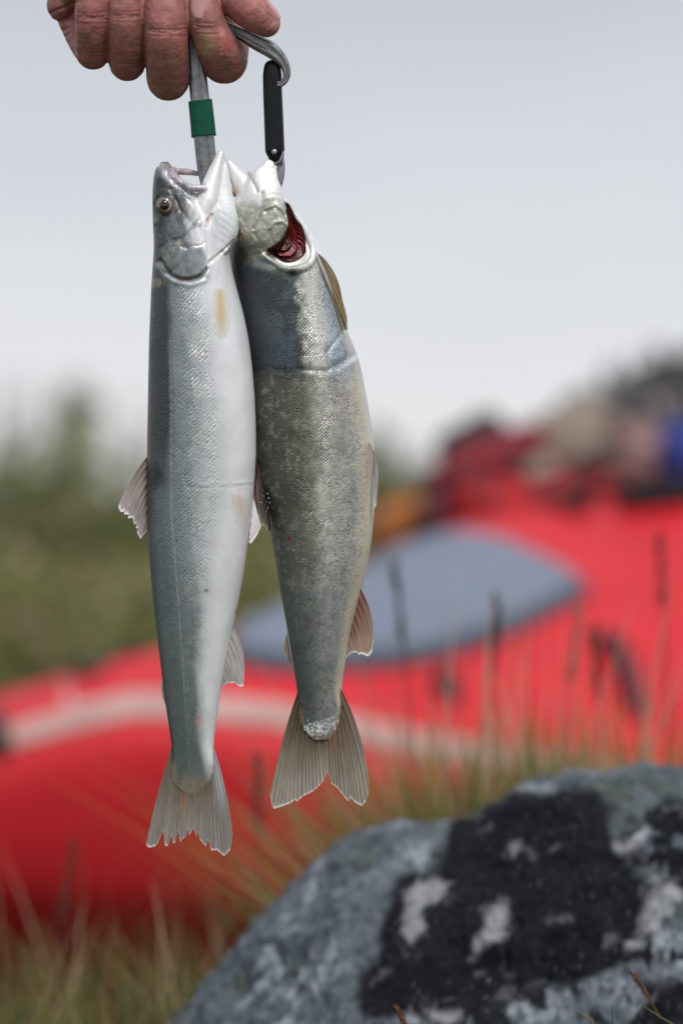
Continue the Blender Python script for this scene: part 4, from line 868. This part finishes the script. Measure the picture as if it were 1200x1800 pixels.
me = remesh(mb, 0.00075, 3)
V, Nn = getv(me); px, py = pix(V); front = sm(0.2, -0.3, Nn[:, 1]); q = fbm(px/30, py/30, 3, 4); q2 = fbm(px/6, py/6, 9, 3)
d = 0.0010*(fbm(px/22, py/22, 1, 3)-0.5)+0.0003*(fbm(px/5, py/5, 1, 3)-0.5)
wr = []
def wrinkle(x0, x1, y, amp, sag=2, s=1.7):
    wr.append((x0, x1, y, amp, sag, s))
for x0, x1, y in ((262, 326, 50), (345, 388, 46), (202, 246, 26), (140, 188, 28)):
    for o_, a_2 in ((-6, .5), (0, 1), (5, .7), (12, .4)): wrinkle(x0, x1, y+o_, 0.00045*a_2)
for x0, x1, y in ((266, 328, 148), (200, 250, 108), (140, 190, 88), (362, 424, 112)):
    for o_, a_2 in ((-5, .3), (0, .6), (6, .4), (-12, .3)): wrinkle(x0, x1, y+o_, 0.0003*a_2, 5)
for x0, x1, y, amp, sag, s in wr:
    xx = np.linspace(x0, x1, 7); pl = [(a, y+sag*math.sin(math.pi*(a-x0)/(x1-x0))+random.uniform(-1, 1)) for a in xx]; d -= 1.7*amp*ridge(px, py, pl, s)
for pl in ([(82, 30), (96, 20), (120, 10), (140, 2)], [(98, 42), (110, 34), (128, 30)], [(104, 60), (114, 54), (126, 46)], [(112, 66), (120, 60), (130, 52)], [(106, 56), (116, 48)]): d -= 0.0009*ridge(px, py, pl, 2.4)
for pl in ([(455, 10), (470, 24), (482, 34)], [(470, 50), (478, 40), (488, 36)]): d -= 0.0004*ridge(px, py, pl, 2.2)
V = V+Nn*(d*front)[:, None]; setv(me, V)
c = np.repeat((sr(156, 103, 95))[None], len(V), 0)
c = mixc(c, sr(166, 96, 94), sm(0.45, 0.65, q)*0.6); c = mixc(c, sr(140, 98, 82), sm(0.5, 0.7, 1-q)*0.6)
for x, y, r, cc_, s in ((392, 62, 18, sr(205, 120, 118), .7), (402, 80, 12, sr(200, 88, 92), .7), (318, 66, 10, sr(190, 92, 88), .6), (292, 52, 26, sr(196, 128, 120), .5), (360, 80, 20, sr(200, 168, 128), .7), (292, 26, 26, sr(196, 118, 118), .5), (440, 18, 30, sr(196, 118, 116), .5), (222, 20, 24, sr(188, 116, 112), .4), (163, 20, 24, sr(190, 116, 114), .5), (486, 48, 9, sr(196, 150, 128), .7), (390, 60, 6, sr(225, 165, 150), .6)):
    c = mixc(c, cc_, np.exp(-((px-x)/r)**2-((py-y)/r)**2)*s)
c = c*(0.80+0.24*q2)[:, None]
for x0, x1, y, amp, sag, s in wr: c = mixc(c, c*0.7, np.exp(-((py-y-sag*np.sin(np.pi*np.clip((px-x0)/(x1-x0), 0, 1)))/1.8)**2)*sm(x0-2, x0+6, px)*sm(x1+2, x1-6, px)*0.35*amp/0.00045)
setcol(me, c)
person = thing('person', P(250, -420, 0.04), 'bare weathered hand of a person gripping the carabiner from above, fingers curled', 'person')
hand = link('hand', me, M_skin, person)
def nail(x, y, dy, rx, rz, tilt, rot=0):
    """curved nail plate on the back of the finger tip"""
    n_, m_ = 14, 16; A = np.zeros((n_, m_, 3))
    for i in range(n_):
        for j in range(m_):
            a = (i/(n_-1)-0.5)*2; b = (j/(m_-1)-0.5)*2
            s_ = (1-max(0, a)**3*0.55*abs(b)**2)      # rounded at the fold
            xx = rx*math.sin(b*1.15)/math.sin(1.15)*(1-0.22*max(0, a)**2); zz = rz*a*(1-0.12*b*b)
            dd = (1-math.cos(b*1.15))*rx*K0*0.9+tilt*a*rz*K0
            cr_, sr_ = math.cos(rot), math.sin(rot)
            A[i, j] = P(x+xx*cr_-zz*sr_, y+xx*sr_+zz*cr_, dy+dd+0.0006*max(0, a)**4)
    V, F = grid(A); me_ = mesh('nail', V, F, np.repeat(sr(186, 138, 134)[None], len(V), 0)+np.array([.10, .10, .09])*sm(0.8, 1.0, (np.repeat(np.arange(n_), m_)/(n_-1)))[:, None])
    o = link('fingernail', me_, M_nail, hand); s = o.modifiers.new('t', 'SOLIDIFY'); s.thickness = 0.0006; s.offset = -1
bv = BVHTree.FromPolygons([tuple(v) for v in V], [tuple(p.vertices) for p in me.polygons])
def surf(x, y):
    p0 = Vector(P(x, y, -0.2)); dr = (Vector(P(x, y, 0.2))-p0).normalized(); h = bv.ray_cast(p0, dr); return (h[0].y-D0) if h[0] else -0.02
for x, y, rx, rz, tl, ro in ((293, -12, 24, 19, -0.05, 0), (353, 12, 18.5, 22, -.05, 0.03), (223, -32, 19, 18, -.1, 0), (167, -30, 17, 17, -.1, 0)):
    nail(x, y, surf(x, y)-0.0007, rx, rz, tl, ro)
nail(474, 18, surf(470, 30)+0.0055, 10, 24, 0.0, -0.72)

# ------------------------------------------------------------------ single grass stems close to the lens and tall seed heads
def stem(pts, r0, col, label, head=None):
    q_ = crv(pts, 20); mb = MB(); mb.add(*tube(q_, np.linspace(r0, r0*0.35, 20), 7), np.array(col))
    root = link('grass_stem', mb.mesh('stem'), M_grass, label=label, category='grass stem', group='single grass stems')
    if head:
        n_ = 26; hb = MB(); end = q_[-1]; dr = q_[-1]-q_[-4]; dr = dr/np.linalg.norm(dr)
        for i in range(n_):
            t = i/n_; c_ = end-dr*head[0]*(1-t)*0.9+np.array([random.uniform(-1, 1)*head[1], random.uniform(-1, 1)*head[1], 0]); e = c_+dr*head[0]*0.22+np.array([random.uniform(-1, 1), 0, 0])*head[1]*0.8
            hb.add(*tube(np.array([c_, (c_+e)/2, e]), np.array([0.3, 1, 0.3])*head[1]*0.35, 6), np.array(head[2])*random.uniform(.7, 1.3))
        link('seed_head', hb.mesh('seed_head'), M_grass, root)
def gp(px, py, Y): return P(px, py, Y-D0)
stem([gp(728, 1830, 2.05), gp(712, 1800, 2.05), gp(698, 1772, 2.05)], 0.0006, (0.10, 0.04, 0.02), 'short brown seed stem at the bottom edge, in focus below the boulder', (0.016, 0.0016, (0.16, 0.06, 0.03)))
stem([gp(1200, 1812, 2.08), gp(1160, 1788, 2.08), gp(1130, 1768, 2.08)], 0.0007, (0.12, 0.13, 0.03), 'green grass blade leaning left in the lower right corner')
stem([gp(1160, 1790, 2.12), gp(1140, 1755, 2.12), gp(1112, 1712, 2.12)], 0.0006, (0.14, 0.07, 0.03), 'thin brown stem with seed head leaning left in the lower right corner', (0.02, 0.0014, (0.16, 0.07, 0.04)))
stem([gp(1050, 1815, 2.1), gp(1035, 1790, 2.1), gp(1000, 1770, 2.1)], 0.0006, (0.30, 0.20, 0.12), 'pale dry blade bent left at the bottom edge, right of centre')
stem([gp(1078, 1830, 2.07), gp(1076, 1800, 2.07), gp(1075, 1768, 2.07)], 0.0005, (0.05, 0.07, 0.02), 'short upright dark green blade at the bottom edge of the boulder')
for px, top, bot, Y, lab, c_ in ((725, 1000, 1480, 2.75, 'tallest dark seed stem standing against the grey blue panel', (0.05, 0.035, 0.03)), (860, 1062, 1440, 2.75, 'dark seed stem in front of the right tip of the grey blue panel', (0.05, 0.04, 0.03)), (452, 1340, 1640, 2.7, 'faint brown seed stem between the two tails', (0.14, 0.04, 0.03)), (98, 1490, 1760, 2.75, 'brown seed stem in front of the raft at the lower left', (0.12, 0.05, 0.03)), (1170, 950, 1400, 2.9, 'thin red brown stem at the right edge above the boulder', (0.20, 0.03, 0.03)), (1050, 1110, 1380, 2.8, 'dark stem beside the black carry handle', (0.07, 0.06, 0.03)), (985, 1085, 1370, 2.8, 'pale upright grass stem between the panel tip and the carry handle', (0.35, 0.22, 0.14))):
    x_, y_ = XY(px, Y); g0 = float(H(x_, Y)); b = np.array(gp(px+8, bot, Y)); b0 = np.array([x_+0.003, Y, g0-0.01])
    lean = random.uniform(-34, 34); stem([b0, b, gp(px+3+lean*0.3, (bot+top)/2, Y), gp(px+lean, top, Y)], 0.0016, c_, lab, (0.06, 0.0026, c_))
